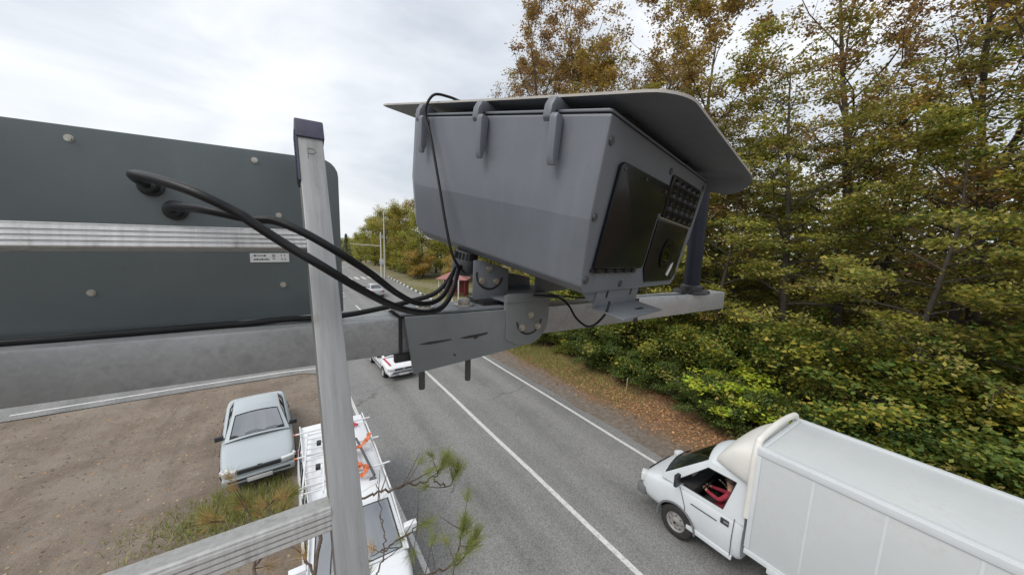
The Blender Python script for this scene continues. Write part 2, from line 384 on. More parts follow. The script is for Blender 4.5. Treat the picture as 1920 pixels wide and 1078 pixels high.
def soil():
    """bare gravelly soil on the left, brown verge and leaf mould towards the wood on the right"""
    t = NT('soil'); o = t.coord(); sep = t.n('ShaderNodeSeparateXYZ'); t.l(o, sep.inputs[0])
    n = t.noise(0.6, 6, 0.65, o); m = t.noise(5, 5, 0.7, o); f = t.noise(45, 4, 0.75, o)
    dirt = t.mix(t.ramp(n, [(0.35, 0.0), (0.65, 1.0)]), (0.17, 0.135, 0.105), (0.25, 0.205, 0.165))
    dirt = t.mix(t.ramp(m, [(0.5, 0.0), (0.7, 0.6)]), dirt, (0.15, 0.115, 0.085))
    rut = t.noise(0.9, 4, 0.6, t.mapping(o, (2.2, 0.22, 1), (0, 0, 0), (0, 0, 0.25))); dirt = t.mix(t.ramp(rut, [(0.50, 0.0), (0.66, 0.32)]), dirt, (0.115, 0.092, 0.072))
    blo = t.noise(0.33, 3, 0.6, t.mapping(o, (1, 1, 1), (7, 3, 0))); dirt = t.mix(t.ramp(blo, [(0.5, 0.0), (0.62, 0.5)]), dirt, (0.27, 0.235, 0.20))
    verge = t.mix(t.ramp(m, [(0.35, 0.0), (0.65, 1.0)]), (0.13, 0.108, 0.09), (0.22, 0.19, 0.16))
    mould = t.mix(t.ramp(m, [(0.35, 0.0), (0.65, 1.0)]), (0.15, 0.09, 0.05), (0.24, 0.15, 0.085))
    xx = t.math('ADD', sep.outputs[0], t.math('MULTIPLY', t.math('SUBTRACT', n, 0.5), 2.2))
    a = t.ramp(t.math('DIVIDE', xx, 20.0), [(0.30, 0.0), (0.34, 1.0)])
    b = t.ramp(t.math('DIVIDE', xx, 20.0), [(0.575, 0.0), (0.635, 1.0)])
    c = t.mix(b, t.mix(a, dirt, verge), mould)
    far = t.ramp(t.math('DIVIDE', t.math('ADD', sep.outputs[1], t.math('MULTIPLY', n, 6)), 100.0), [(0.26, 0.0), (0.32, 1.0)])
    grass = t.mix(t.ramp(m, [(0.4, 0.0), (0.6, 1.0)]), (0.13, 0.14, 0.05), (0.27, 0.235, 0.17))
    c = t.mix(t.math('MULTIPLY', far, 0.9), c, grass)
    c = t.mix(0.7, c, t.mix(t.ramp(f, [(0.3, 0.0), (0.7, 1.0)]), (0.25, 0.25, 0.25), (0.78, 0.78, 0.78)), 'OVERLAY')
    MATS['soil'] = t.pbr(c, 0.92, 0, t.bump(t.math('ADD', m, f), 0.7, 0.03), 0.2)
soil()
M = MATS

# ================================================================== the setting
def tz(y):
    if y < 88: return 0.0
    if y < 102: return -0.09 * (y - 88) ** 2 / 28
    return max(-0.63 - 0.09 * (y - 102), -60.0)
def bank(x, y):
    if x < 14.5 or y > 90: return 0.0
    k = 1.0 if y < 22 else max(0.0, 1 - (y - 22) / 10)
    return k * 0.07 * min(x - 14.5, 30)
def sheet(name, xs, ys, zf, mat, kind='structure', parent=None):
    nx = len(xs); v = [(x, y, zf(x, y)) for y in ys for x in xs]
    f = [(j * nx + i, j * nx + i + 1, (j + 1) * nx + i + 1, (j + 1) * nx + i) for j in range(len(ys) - 1) for i in range(nx - 1)]
    me = bpy.data.meshes.new(name); me.from_pydata(v, [], f); me.materials.append(mat)
    o = link(name, me, parent)
    if kind: o['kind'] = kind
    return o
rg = random.Random(3)
gx = [-2500, -800, -200, -60, -20] + [k for k in range(-10, 40, 2)] + [44, 50, 60, 100, 300, 1000, 2500]
gy = [-300, -100, -40] + [k for k in range(-20, 88, 4)] + [88, 91, 94, 97, 100, 105, 110, 120, 140, 180, 260, 400, 600, 800, 1200, 2000, 4000]
ground = sheet('ground', gx, gy, lambda x, y: tz(y) + bank(x, y) - 0.03 + (rg.uniform(-0.012, 0.0) if -10 < x < 2 else 0), M['soil'])

def right_edge(y):
    if y < 27: return 10.85 + 0.05 * math.sin(y * 1.7) + 0.04 * math.sin(y * 4.1)
    if y < 36: return 10.85 + (14.35 - 10.85) * ((y - 27) / 9) ** 1.3
    return 14.35 + (y - 36) * 0.045
def left_edge(y): return 2.05 + 0.05 * math.sin(y * 1.3 + 1) + 0.04 * math.sin(y * 3.7)
rv, rf = [], []
ys = [k * 0.75 - 30 for k in range(158)] + [91, 94, 97, 100, 105, 112, 120, 150, 200]
for y in ys:
    for k in range(9):
        a = k / 8; x = left_edge(y) * (1 - a) + right_edge(y) * a; rv.append((x, y, tz(y)))
for j in range(len(ys) - 1):
    for k in range(8): rf.append((j * 9 + k, j * 9 + k + 1, (j + 1) * 9 + k + 1, (j + 1) * 9 + k))
me = bpy.data.meshes.new('road'); me.from_pydata(rv, [], rf); me.materials.append(M['asphalt'])
road = tag(link('road', me), kind='structure')
# side road that opens to the left beyond the parked car
mb = MB(); pts = [(-40, 20.6), (-6, 20.75), (-2, 20.7), (0.8, 20.6), (1.7, 20.0), (2.3, 18.6), (2.6, 18.0), (2.6, 46), (1.0, 42), (-2, 39), (-6, 38), (-40, 38)]
mb.add([(x, y, -0.004) for x, y in pts], [tuple(range(len(pts)))])
sr = mb.build('side_road', M['asphalt']); tag(sr, kind='structure')

def stripe(name, pts, w, parent=road, z=0.004):
    """painted line following points, flat on the road"""
    mb = MB(); P = [Vector((*p, 0)) for p in pts]; vs = []
    for i, p in enumerate(P):
        t = (P[min(i + 1, len(P) - 1)] - P[max(i - 1, 0)]).normalized(); n = Vector((-t.y, t.x, 0)) * w / 2
        vs += [p + n + Vector((0, 0, z + tz(p.y))), p - n + Vector((0, 0, z + tz(p.y)))]
    mb.add(vs, [(2 * i, 2 * i + 1, 2 * i + 3, 2 * i + 2) for i in range(len(P) - 1)])
    return mb.build(name, M['road_paint'], parent)
stripe('centre_line', [(6.43 + 0.012 * math.sin(y), y) for y in range(-12, 40, 2)], 0.15)
stripe('edge_line', [(10.36 + 0.012 * math.sin(y * 0.7), y) for y in range(-12, 36, 2)], 0.13)
stripe('edge_line', [(2.39, y) for y in range(-12, 19, 2)] + [(2.36, 18.4)], 0.12)
stripe('edge_line', [(-9, 21.3), (-4, 21.35), (0, 21.25), (1.6, 21.0)], 0.12, sr, 0.002)
for k in range(4): stripe('centre_dash', [(6.43, 46 + k * 9), (6.43, 49.5 + k * 9)], 0.15)
stripe('stop_line', [(2.6, 44), (6.3, 44)], 0.35)
for k in range(11): stripe('crossing_bar', [(3.2 + k * 1.05, 59), (3.2 + k * 1.05, 62.6)], 0.45)
stripe('curved_guide_line', spline([(6.6, 64), (7.4, 70), (9.5, 77), (13, 83)], 4) and [(p.x, p.y) for p in spline([(6.6, 64, 0), (7.4, 70, 0), (9.5, 77, 0), (13, 83, 0)], 4)], 0.18)
# dark patch repairs and cracks near the right lane
mb = MB()
for (x0, y0, x1, y1) in ((7.9, 13.0, 10.1, 13.35), (4.0, 22.5, 6.0, 22.9), (3.2, 16.6, 4.4, 17.0)):
    n = 14; vs = []; ph = rg.uniform(0, 6)
    for i in range(n + 1):
        a = i / n; x = x0 + (x1 - x0) * a; y = y0 + (y1 - y0) * a + 0.10 * math.sin(a * 9 + ph) + 0.05 * math.sin(a * 23)
        w = 0.018 * (0.4 + 0.6 * abs(math.sin(a * 17 + ph)))
        vs += [(x, y + w, 0.003), (x, y - w, 0.003)]
    mb.add(vs, [(2 * i, 2 * i + 1, 2 * i + 3, 2 * i + 2) for i in range(n)])
mb.build('road_crack', M['kerb_black'], road)

# kerb of the bus bay: black and white stones
kerb = empty('kerb', (0, 0, 0), label='kerb painted in alternating black and white stones along the bus bay', cat='kerb')
ks = {}
for i in range(26):
    y = 34.6 + i * 1.0; x0 = right_edge(y) + 0.10; a = math.atan2(right_edge(y + 1) - right_edge(y), 1.0)
    m = 'kerb_white' if i % 2 else 'kerb_black'
    if m not in ks:
        mb = MB(); mb.box((0, 0.5, 0.07), (0.16, 0.98, 0.17)); ks[m] = mb.mesh('kerb_stone', M[m], bevel=0.015)
    link('kerb_stone', ks[m], kerb, (x0, y, 0), (0, 0, -a))

# ================================================================== the camera housing in front
hz = Matrix(((0.2341, 0.96825, 0.08764, 0.3624), (-0.95515, 0.24587, -0.16501, 0.3193), (-0.18132, -0.04508, 0.98239, 7.6591), (0, 0, 0, 1)))
L, WW, HH, BI = 0.468, 0.499, 0.245, 0.034
hs = empty('traffic_camera', label='grey box-shaped traffic enforcement camera under a bent sheet visor, on the crossbeam', cat='traffic camera')
hs.matrix_world = hz
def sec(k=1.0, ins=0.0):
    h = HH * k
    return [(ins, 0), (0.010 + ins, -0.135 * k), (BI + ins - 0.004, -(h - 0.012)), (BI + 0.010 + ins, -h), (WW - BI - 0.010 - ins, -h), (WW - BI + 0.004 - ins, -(h - 0.012)), (WW - 0.010 - ins, -0.135 * k), (WW - ins, 0)]
mb = MB(); secs = [(-L, sec(0.80, 0.012)), (-L + 0.006, sec(0.88, 0.003)), (-L + 0.022, sec(0.965)), (-L + 0.05, sec(1.0)), (0, sec(1.0))]
vs = []
for x, s in secs: vs += [(x, y, z) for y, z in s]
n = 8; fs = [tuple(range(n)), tuple(4 * n + k for k in range(n))]
for i in range(4):
    for k in range(n): fs.append((i * n + k, i * n + (k + 1) % n, (i + 1) * n + (k + 1) % n, (i + 1) * n + k))
mb.add(vs, fs); mb.build('shell', M['housing_grey'], hs, bevel=0.0035, seg=2, smooth=5)
mb = MB(); mb.prism(rrect(-L + 0.004, -0.002, 0.0005, WW - 0.0005, 0.006), 0.0022, 0.0062); mb.build('lid', M['housing_grey'], hs, bevel=0.0015)
mb = MB(); mb.box((-L / 2, WW / 2, 0.0015), (L - 0.02, WW - 0.02, 0.003)); mb.build('lid_seal', M['black_rubber'], hs)
# latches on the left side
def latch(x):
    mb = MB()
    poly = [(-0.030, 0.0), (-0.030, 0.012), (0.0, 0.018), (0.010, 0.016), (0.016, 0.004), (0.016, -0.012), (0.011, -0.018), (0.006, -0.012), (0.004, 0.0)]
    mb.prism([(-a, b) for a, b in poly], -0.007, 0.007, lambda a, b, z: (x - 0.011 + z, a, b + 0.004))
    hk = mb.build('latch_hook', M['housing_grey'], hs, bevel=0.002)
    mb = MB()
    poly = [(0.002, 0.006), (0.016, 0.008), (0.019, 0.002), (0.017, -0.050), (0.013, -0.062), (0.008, -0.062), (0.006, -0.052), (0.003, -0.048)]
    mb.prism([(-a, b) for a, b in poly], -0.0065, 0.0065, lambda a, b, z: (x + 0.003 + z + (-b) * 0.12, a + 0.001, b - 0.010))
    mb.build('latch_lever', M['housing_grey'], hs, bevel=0.0025)
for x in (-0.412, -0.236, -0.082): latch(x)
# visor
def visor_map(s, zr=0.0235):
    if s < 0.495: return s + 0.004, zr
    r = 0.022; a = min((s - 0.495) / r, R(78)); y = 0.499 + r * math.sin(a); z = zr - r * (1 - math.cos(a))
    ex = max(0, s - 0.495 - r * R(78)); return y + ex * math.cos(R(78)), z - ex * math.sin(R(78))
ST = 0.495 + 0.022 * R(78) + 0.022
xs = [-0.618, -0.613, -0.59] + [-0.55 + 0.05 * k for k in range(12)] + [0.02, 0.035, 0.048, 0.058, 0.067, 0.074, 0.079, 0.082, 0.083]
vs = []; nn = 30
for x in xs:
    d = max(0, x - 0.038) / 0.045; cut = 0.045 * (1 - math.sqrt(max(0, 1 - d * d)))
    d2 = max(0, -0.605 - x) / 0.013; cut2 = 0.013 * (1 - math.sqrt(max(0, 1 - d2 * d2)))
    c = max(cut, cut2)
    for k in range(nn + 1):
        s = c + (ST - 2 * c) * (k / nn if k < 20 else 1 - (nn - k) / 10 * (1 - 20 / nn)); y, z = visor_map(s); vs.append((x, y, z + 0.004 * (x / 0.6) ** 2))
m_ = nn + 1; mb = MB(); mb.add(vs, [(j * m_ + k, j * m_ + k + 1, (j + 1) * m_ + k + 1, (j + 1) * m_ + k) for j in range(len(xs) - 1) for k in range(nn)])
vi = mb.build('visor', [M['bracket_grey'], M['visor_top']], hs, smooth=40)
md = vi.modifiers.new('s', 'SOLIDIFY'); md.thickness = 0.0035; md.offset = 1; md.material_offset_rim = 1; bake(vi); smooth_mesh(vi.data, 40)
for x in (-0.42, -0.28, -0.03):
    for y in (0.10, 0.40):
        mb = MB(); mb.box((x, y, 0.0145), (0.02, 0.04, 0.0175)); mb.build('visor_spacer', M['black_plastic'], hs)
# front face: radar cover, illuminator, lens window
fm = lambda a, b, z: (z, a, b)
mb = MB(); mb.prism([(0.047, -0.203), (0.225, -0.203), (0.231, -0.196), (0.233, -0.10), (0.252, -0.098), (0.252, -0.052), (0.246, -0.047), (0.058, -0.047), (0.050, -0.053)], 0.0008, 0.007, fm)
rp = mb.build('radar_cover', M['radar_black'], hs, bevel=0.002)
mb = MB(); mb.prism([(0.045, -0.210), (0.200, -0.210), (0.200, -0.2045), (0.045, -0.2045)], 0.0005, 0.005, fm)
for k in range(5): mb.box((0.006, 0.06 + k * 0.033, -0.207), (0.004, 0.012, 0.007))
mb.build('cover_clip', M['black_plastic'], rp)
for y, z in ((0.060, -0.056), (0.140, -0.056), (0.235, -0.060)):
    mb = MB(); mb.cyl((0.007, y, z), (0.0085, y, z), 0.0025, n=8); mb.build('cover_screw', M['dark_stud'], rp)
mb = MB(); mb.prism(rrect(0.264, 0.459, -0.106, -0.024, 0.006), 0.0006, 0.004, fm); ip = mb.build('illuminator', M['radar_black'], hs, bevel=0.001)
ld = MB(); ld.lathe([(0.0135, 0.0), (0.0125, 0.0015), (0.009, 0.004), (0.005, 0.0054), (0.0005, 0.006)], axis='X', n=14); ldm = ld.mesh('led_lens', M['led_black'], smooth=60)
for r_ in range(3):
    for c_ in range(5): link('led_lens', ldm, ip, (0.004, 0.287 + c_ * 0.037, -0.041 - r_ * 0.0245), None)
mb = MB(); mb.prism([(0.254, -0.110), (0.452, -0.112), (0.446, -0.222), (0.436, -0.233), (0.275, -0.233), (0.250, -0.205)], 0.0006, 0.003, fm); wp = mb.build('lens_window', M['radar_black'], hs, bevel=0.001)
mb = MB(); mb.lathe([(0.001, 0.001), (0.020, 0.001), (0.024, 0.003), (0.030, 0.004), (0.034, 0.003), (0.034, 0.0)], (0.003, 0.350, -0.172), 'X', 20); mb.build('lens', M['led_black'], wp, smooth=50)
mb = MB(); mb.lathe([(0.001, 0.0), (0.019, 0.0)], (0.0048, 0.350, -0.172), 'X', 20); mb.build('lens_glass', M['glass_dark'], wp)
mb = MB(); mb.prism([(0.386, -0.218), (0.400, -0.196), (0.412, -0.190), (0.410, -0.202), (0.398, -0.222)], 0.003, 0.0042, fm); mb.build('painted_reflection', M['sticker_white'], wp)  # white sliver standing in for the bright reflection in the lens window
mb = MB(); mb.prism([(0.252, -0.1035), (0.455, -0.1075), (0.455, -0.1105), (0.252, -0.1065)], 0.0012, 0.0052, fm); mb.build('window_divider', M['steel_bolt'], hs)
sm = MB(); sm.cyl((0, 0, 0), (0.0022, 0, 0), 0.0058, n=14); sm.cyl((0.0022, 0, 0), (0.0026, 0, 0), 0.0026, n=6); smm = sm.mesh('screw', M['dark_stud'], smooth=40)
for y, z in ((0.014, -0.030), (0.020, -0.130), (0.040, -0.222), (0.165, -0.232), (0.470, -0.016), (0.250, -0.022), (0.455, -0.215)): link('screw', smm, hs, (0.0002, y, z))
# lower lip and bracket at the front
mb = MB(); mb.prism([(0.05, -0.244), (0.12, -0.2445), (0.095, -0.262), (0.083, -0.262)], -0.010, -0.007, fm); mb.build('lower_lip', M['housing_grey'], hs)
mb = MB(); mb.box((-0.006, 0.185, -0.258), (0.003, 0.175, 0.030)); mb.box((0.022, 0.185, -0.2745), (0.058, 0.175, 0.003))
fb = mb.build('front_bracket', M['bracket_grey'], hs, bevel=0.001)
for c_, d_ in (((-0.0042, 0.135, -0.252), (0.0012, 0.006, 0.012)), ((-0.0042, 0.235, -0.252), (0.0012, 0.006, 0.012)), ((0.03, 0.21, -0.2728), (0.006, 0.03, 0.0012))):
    mb = MB(); mb.box(c_, d_); mb.build('slot', M['ink_black'], fb)
# cable gland under the rear
mb = MB(); gx_, gy_ = -0.289, 0.054
mb.lathe([(0.001, -0.2455), (0.022, -0.2455), (0.023, -0.262), (0.026, -0.263), (0.026, -0.284), (0.022, -0.292), (0.016, -0.296), (0.001, -0.297)], (gx_, gy_, 0), 'Z', 20)
gl = mb.build('cable_gland', M['gland_grey'], hs, smooth=40)
mb = MB()
for k in range(20):
    a = 2 * math.pi * k / 20; mb.box((gx_ + 0.0235 * math.cos(a), gy_ + 0.0235 * math.sin(a), -0.2545), (0.003, 0.003, 0.013), Matrix.Rotation(a, 3, 'Z'))
mb.build('gland_rib', M['black_plastic'], gl)

# ================================================================== crossbeam with its mast, clamp and post
by = lambda x: 0.588 + 0.02 * (x + 0.05)
bz = lambda x: 7.337 - 0.0285 * (x + 0.05)
bang = math.atan2(-0.0285, 1.0); byaw = math.atan(0.02)
def beam_piece(mb, x0, x1, size):
    vs = []
    for x in (x0, x1):
        for dy, dz in ((-1, -1), (1, -1), (1, 1), (-1, 1)): vs.append((x, by(x) + dy * size / 2, bz(x) + dz * size / 2))
    mb.add(vs, [(0, 1, 5, 4), (1, 2, 6, 5), (2, 3, 7, 6), (3, 0, 4, 7), (3, 2, 1, 0), (4, 5, 6, 7)])
bm_ = empty('crossbeam', (-1.3, by(-1.3), bz(-1.3)), label='galvanised square steel beam carrying both grey camera boxes', cat='beam')
def rel(o, root): o.location = Vector(o.location) - root.location; return o
mb = MB(); beam_piece(mb, -1.3, 0.80, 0.060); rel(mb.build('square_tube', M['galvanised'], bm_, bevel=0.003), bm_)
mb = MB(); beam_piece(mb, 0.803, 1.318, 0.0600); rel(mb.build('bright_end_section', M['galvanised_bright'], bm_, bevel=0.003), bm_)
mb = MB(); beam_piece(mb, 0.794, 0.809, 0.0635); rel(mb.build('joint_band', M['black_rubber'], bm_), bm_)
ms = empty('mast', (-1.42, 0.56, 0), label='galvanised steel mast that carries the crossbeam', cat='mast')
mb = MB(); mb.cyl((0, 0, -0.02), (0, 0, 8.3), 0.11, 0.09, 20); mb.build('pole', M['galvanised'], ms, smooth=40)
mb = MB(); mb.cyl((0, 0, -0.01), (0, 0, 0.03), 0.2, 0.2, 20); mb.build('base_plate', M['galvanised'], ms, smooth=40)

cl = empty('beam_clamp', (0.3, 0.585, 7.30), label='grey steel clamp bolted round the beam, scratched, with arc-slotted pivot plates', cat='bracket')
def C(mb, name, mat, bevel=0.0, parent=None, smooth=None):
    o = mb.build(name, M[mat], parent or cl, bevel=bevel, smooth=smooth)
    if parent is None: o.location = -cl.location
    return o
yp = lambda a, b, z: (a, z, b)
arc = [(0.41 + 0.053 * math.cos(R(t)), 7.337 + 0.053 * math.sin(R(t))) for t in range(0, -95, -12)]
poly = [(0.165, 7.366), (0.357, 7.3605), (0.358, 7.388), (0.460, 7.387)] + [(a - 0.003, b) for a, b in arc] + [(0.36, 7.279), (0.178, 7.268)]
mb = MB(); mb.prism(poly, 0.5455, 0.5525, yp); fp = C(mb, 'front_plate', 'clamp_grey', 0.0012)
mb = MB(); mb.prism([(0.358, 7.302), (0.358, 7.391), (0.463, 7.389)] + arc + [(0.385, 7.287)], 0.5425, 0.5452, yp); C(mb, 'disc_plate', 'clamp_grey', 0.0012)
mb = MB(); mb.prism([(0.165, 7.366), (0.46, 7.357), (0.455, 7.27), (0.178, 7.268)], 0.629, 0.635, yp); C(mb, 'back_plate', 'clamp_grey', 0.001)
mb = MB(); mb.add([(0.160, 0.5535, 7.3672), (0.465, 0.5535, 7.3585), (0.465, 0.634, 7.3585), (0.160, 0.634, 7.3672), (0.160, 0.5535, 7.3705), (0.465, 0.5535, 7.3618), (0.465, 0.634, 7.3618), (0.160, 0.634, 7.3705)], [(3, 2, 1, 0), (4, 5, 6, 7), (0, 1, 5, 4), (1, 2, 6, 5), (2, 3, 7, 6), (3, 0, 4, 7)])
C(mb, 'top_plate', 'bracket_grey')
mb = MB(); beam_piece(mb, 0.159, 0.1645, 0.0640); mb.box((0.164, 0.562, 7.2945), (0.026, 0.010, 0.013)); C(mb, 'gasket', 'black_rubber')
for (x, z0) in ((0.210, 7.214), (0.305, 7.211)):
    mb = MB(); mb.cyl((x, 0.598, z0), (x, 0.598, 7.302), 0.0052, n=12)
    for k in range(14): mb.cyl((x, 0.598, z0 + 0.002 + k * 0.004), (x, 0.598, z0 + 0.0038 + k * 0.004), 0.0060, n=12)
    C(mb, 'threaded_stud', 'dark_stud')
mb = MB(); mb.cyl((0.293, 0.594, 7.3665), (0.293, 0.594, 7.369), 0.019, n=20); mb.cyl((0.293, 0.594, 7.369), (0.293, 0.594, 7.379), 0.0125, n=6); C(mb, 'hex_bolt', 'steel_bolt', 0.0007)
mb = MB(); mb.cyl((0.215, 0.594, 7.3685), (0.215, 0.594, 7.371), 0.017, n=20); mb.cyl((0.215, 0.594, 7.371), (0.215, 0.594, 7.380), 0.0115, n=6); C(mb, 'hex_bolt', 'steel_bolt', 0.0007)
# scratch marks
for pts in ([(0.187, 7.318), (0.205, 7.320), (0.222, 7.3195), (0.245, 7.3195), (0.245, 7.3175), (0.222, 7.316), (0.205, 7.3155)], [(0.262, 7.3185), (0.280, 7.3205), (0.305, 7.321), (0.318, 7.322), (0.318, 7.319), (0.300, 7.3165), (0.292, 7.312), (0.288, 7.316), (0.272, 7.316)], [(0.248, 7.290), (0.252, 7.2915), (0.254, 7.288), (0.252, 7.286), (0.251, 7.289)]):
    mb = MB(); mb.prism(pts, 0.5446, 0.5458, yp); C(mb, 'scratch', 'ink_black')
def slotted(cx, cz, r, y, scrs, a0, a1, name):
    mb = MB(); n = 16
    for i in range(n):
        t0, t1 = R(a0 + (a1 - a0) * i / n), R(a0 + (a1 - a0) * (i + 1) / n); w = 0.0022
        q = [(cx + (r - w) * math.cos(t0), cz + (r - w) * math.sin(t0)), (cx + (r + w) * math.cos(t0), cz + (r + w) * math.sin(t0)), (cx + (r + w) * math.cos(t1), cz + (r + w) * math.sin(t1)), (cx + (r - w) * math.cos(t1), cz + (r - w) * math.sin(t1))]
        mb.add([(a, y - 0.0006, b) for a, b in q], [(0, 1, 2, 3)])
    C(mb, 'arc_slot', 'ink_black')
    for a, b in scrs:
        mb = MB(); mb.cyl((a, y + 0.001, b), (a, y - 0.0022, b), 0.0070, n=14); mb.cyl((a, y - 0.0022, b), (a, y - 0.0065, b), 0.0048, n=14); mb.cyl((a, y - 0.0065, b), (a, y - 0.0068, b), 0.0022, n=6)
        C(mb, 'socket_screw', 'steel_bolt', smooth=40)
slotted(0.413, 7.337, 0.030, 0.5425, ((0.415, 7.346), (0.394, 7.322), (0.434, 7.321)), -175, -5, 'l')
# upper pivot yoke under the housing
up_poly = [(0.314, 7.378), (0.396, 7.378), (0.397, 7.433), (0.330, 7.452), (0.316, 7.452)]
mb = MB(); mb.prism(up_poly, 0.598, 0.602, yp); C(mb, 'pivot_plate', 'bracket_grey', 0.001)
slotted(0.352, 7.424, 0.030, 0.598, ((0.349, 7.436), (0.333, 7.412), (0.366, 7.409)), -190, -15, 'u')
mb = MB(); mb.prism([(0.425, 7.378), (0.53, 7.374), (0.53, 7.40), (0.426, 7.42)], 0.700, 0.704, yp); C(mb, 'pivot_plate', 'bracket_grey', 0.001)
mb = MB(); mb.prism([(0.470, 7.3785), (0.56, 7.3785), (0.56, 7.405), (0.470, 7.425)], 0.600, 0.604, yp); C(mb, 'pivot_plate', 'bracket_grey', 0.001)
mb = MB(); mb.prism([(0.316, 0.598), (0.357, 0.598), (0.357, 0.541), (0.50, 0.541), (0.50, 0.60), (0.55, 0.707), (0.42, 0.707), (0.40, 0.64), (0.335, 0.64)], 7.3748, 7.3783); C(mb, 'yoke_base', 'bracket_grey')
mb = MB(); mb.box((0.36, 0.61, 7.3682), (0.07, 0.07, 0.0125)); C(mb, 'spacer_block', 'black_plastic')
for x in (0.425, 0.452):
    mb = MB(); mb.lathe([(0.006, 0), (0.0055, 0.0025), (0.003, 0.004), (0.0005, 0.0045)], (x, 0.57, 7.378), 'Z', 12); C(mb, 'rivet', 'dark_stud', smooth=60)

ps = empty('black_post', (1.138, by(1.138), bz(1.138) + 0.03), label='short dark blue-black pipe post with flange on the far end of the beam', cat='post')
mb = MB(); mb.cyl((0, 0, 0.012), (0, 0, 0.44), 0.0245, n=24); mb.build('pipe', M['blue_black'], ps, smooth=40)
mb = MB(); mb.lathe([(0.001, 0.0005), (0.054, 0.0005), (0.056, 0.004), (0.054, 0.010), (0.036, 0.012), (0.035, 0.024), (0.030, 0.028), (0.024, 0.029)], axis='Z', n=28); mb.build('flange', M['black_plastic'], ps, smooth=40)
mb = MB(); mb.lathe([(0.026, 0.43), (0.027, 0.445), (0.020, 0.452), (0.001, 0.454)], axis='Z', n=24); mb.build('cap', M['black_plastic'], ps, smooth=40)

# ================================================================== second box, seen from behind
h2 = empty('equipment_box', (-0.167, 0.62, 7.368), label='dark grey equipment box seen from its screwed back plate, behind the ladder', cat='traffic camera')
mb = MB(); mb.prism(rrect(-0.250, 0.250, 0.002, 0.238, [0.004, 0.004, 0.024, 0.024]), 0.004, 0.42, yp); mb.build('shell', M['housing_dark'], h2, bevel=0.003)
mb = MB(); mb.prism(rrect(-0.253, 0.253, 0.0, 0.240, [0.004, 0.004, 0.024, 0.024]), 0.0, 0.0038, yp); mb.build('back_plate', M['housing_dark'], h2, bevel=0.0012)
for x, z in ((0.148, 0.226), (0.172, 0.152), (0.172, 0.050), (0.235, 0.12), (-0.02, 0.226), (-0.17, 0.226), (-0.17, 0.05), (-0.02, 0.05)):
    mb = MB(); mb.cyl((x, 0.0005, z), (x, -0.0010, z), 0.0040, n=14); mb.cyl((x, -0.0010, z), (x, -0.0030, z), 0.0029, n=14); mb.cyl((x, -0.0030, z), (x, -0.0032, z), 0.0014, n=6); mb.build('screw', M['steel_bolt'], h2, smooth=40)
for gx2, gz2 in ((0.062, 0.152), (0.042, 0.180)):
    mb = MB(); mb.lathe([(0.004, -0.022), (0.008, -0.021), (0.0095, -0.012), (0.0095, -0.006), (0.0125, -0.005), (0.0125, 0.0005)], (gx2, 0, gz2), 'Y', 16); mb.build('cable_gland', M['black_plastic'], h2, smooth=40)
mb = MB(); mb.box((0.158, -0.0006, 0.0905), (0.047, 0.0008, 0.013)); stk = mb.build('sticker', M['sticker_white'], h2)
mb = MB()
def ink(x0, x1, z0, z1): mb.add([(x0, -0.0012, z0), (x1, -0.0012, z0), (x1, -0.0012, z1), (x0, -0.0012, z1)], [(0, 1, 2, 3)])
ink(0.140, 0.152, 0.0932, 0.0940); ink(0.139, 0.141, 0.0925, 0.0947); ink(0.151, 0.153, 0.0925, 0.0947)
for k in range(10): ink(0.1385 + k * 0.0019, 0.1398 + k * 0.0019, 0.0872, 0.0888 + 0.0004 * (k % 3))
for k in range(8):
    a = 2 * math.pi * k / 8; ink(0.1625 + 0.0016 * math.cos(a) - 0.0005, 0.1625 + 0.0016 * math.cos(a) + 0.0005, 0.0935 + 0.0016 * math.sin(a) - 0.0005, 0.0935 + 0.0016 * math.sin(a) + 0.0005)
ink(0.1605, 0.1645, 0.0888, 0.0896)
for k in range(2):
    ink(0.1715 + k * 0.004, 0.1722 + k * 0.004, 0.0925, 0.0952); ink(0.1715 + k * 0.004, 0.1732 + k * 0.004, 0.0885, 0.0893); ink(0.1722 + k * 0.004, 0.1728 + k * 0.004, 0.0868, 0.089)
mb.build('sticker_print', M['ink_black'], stk)

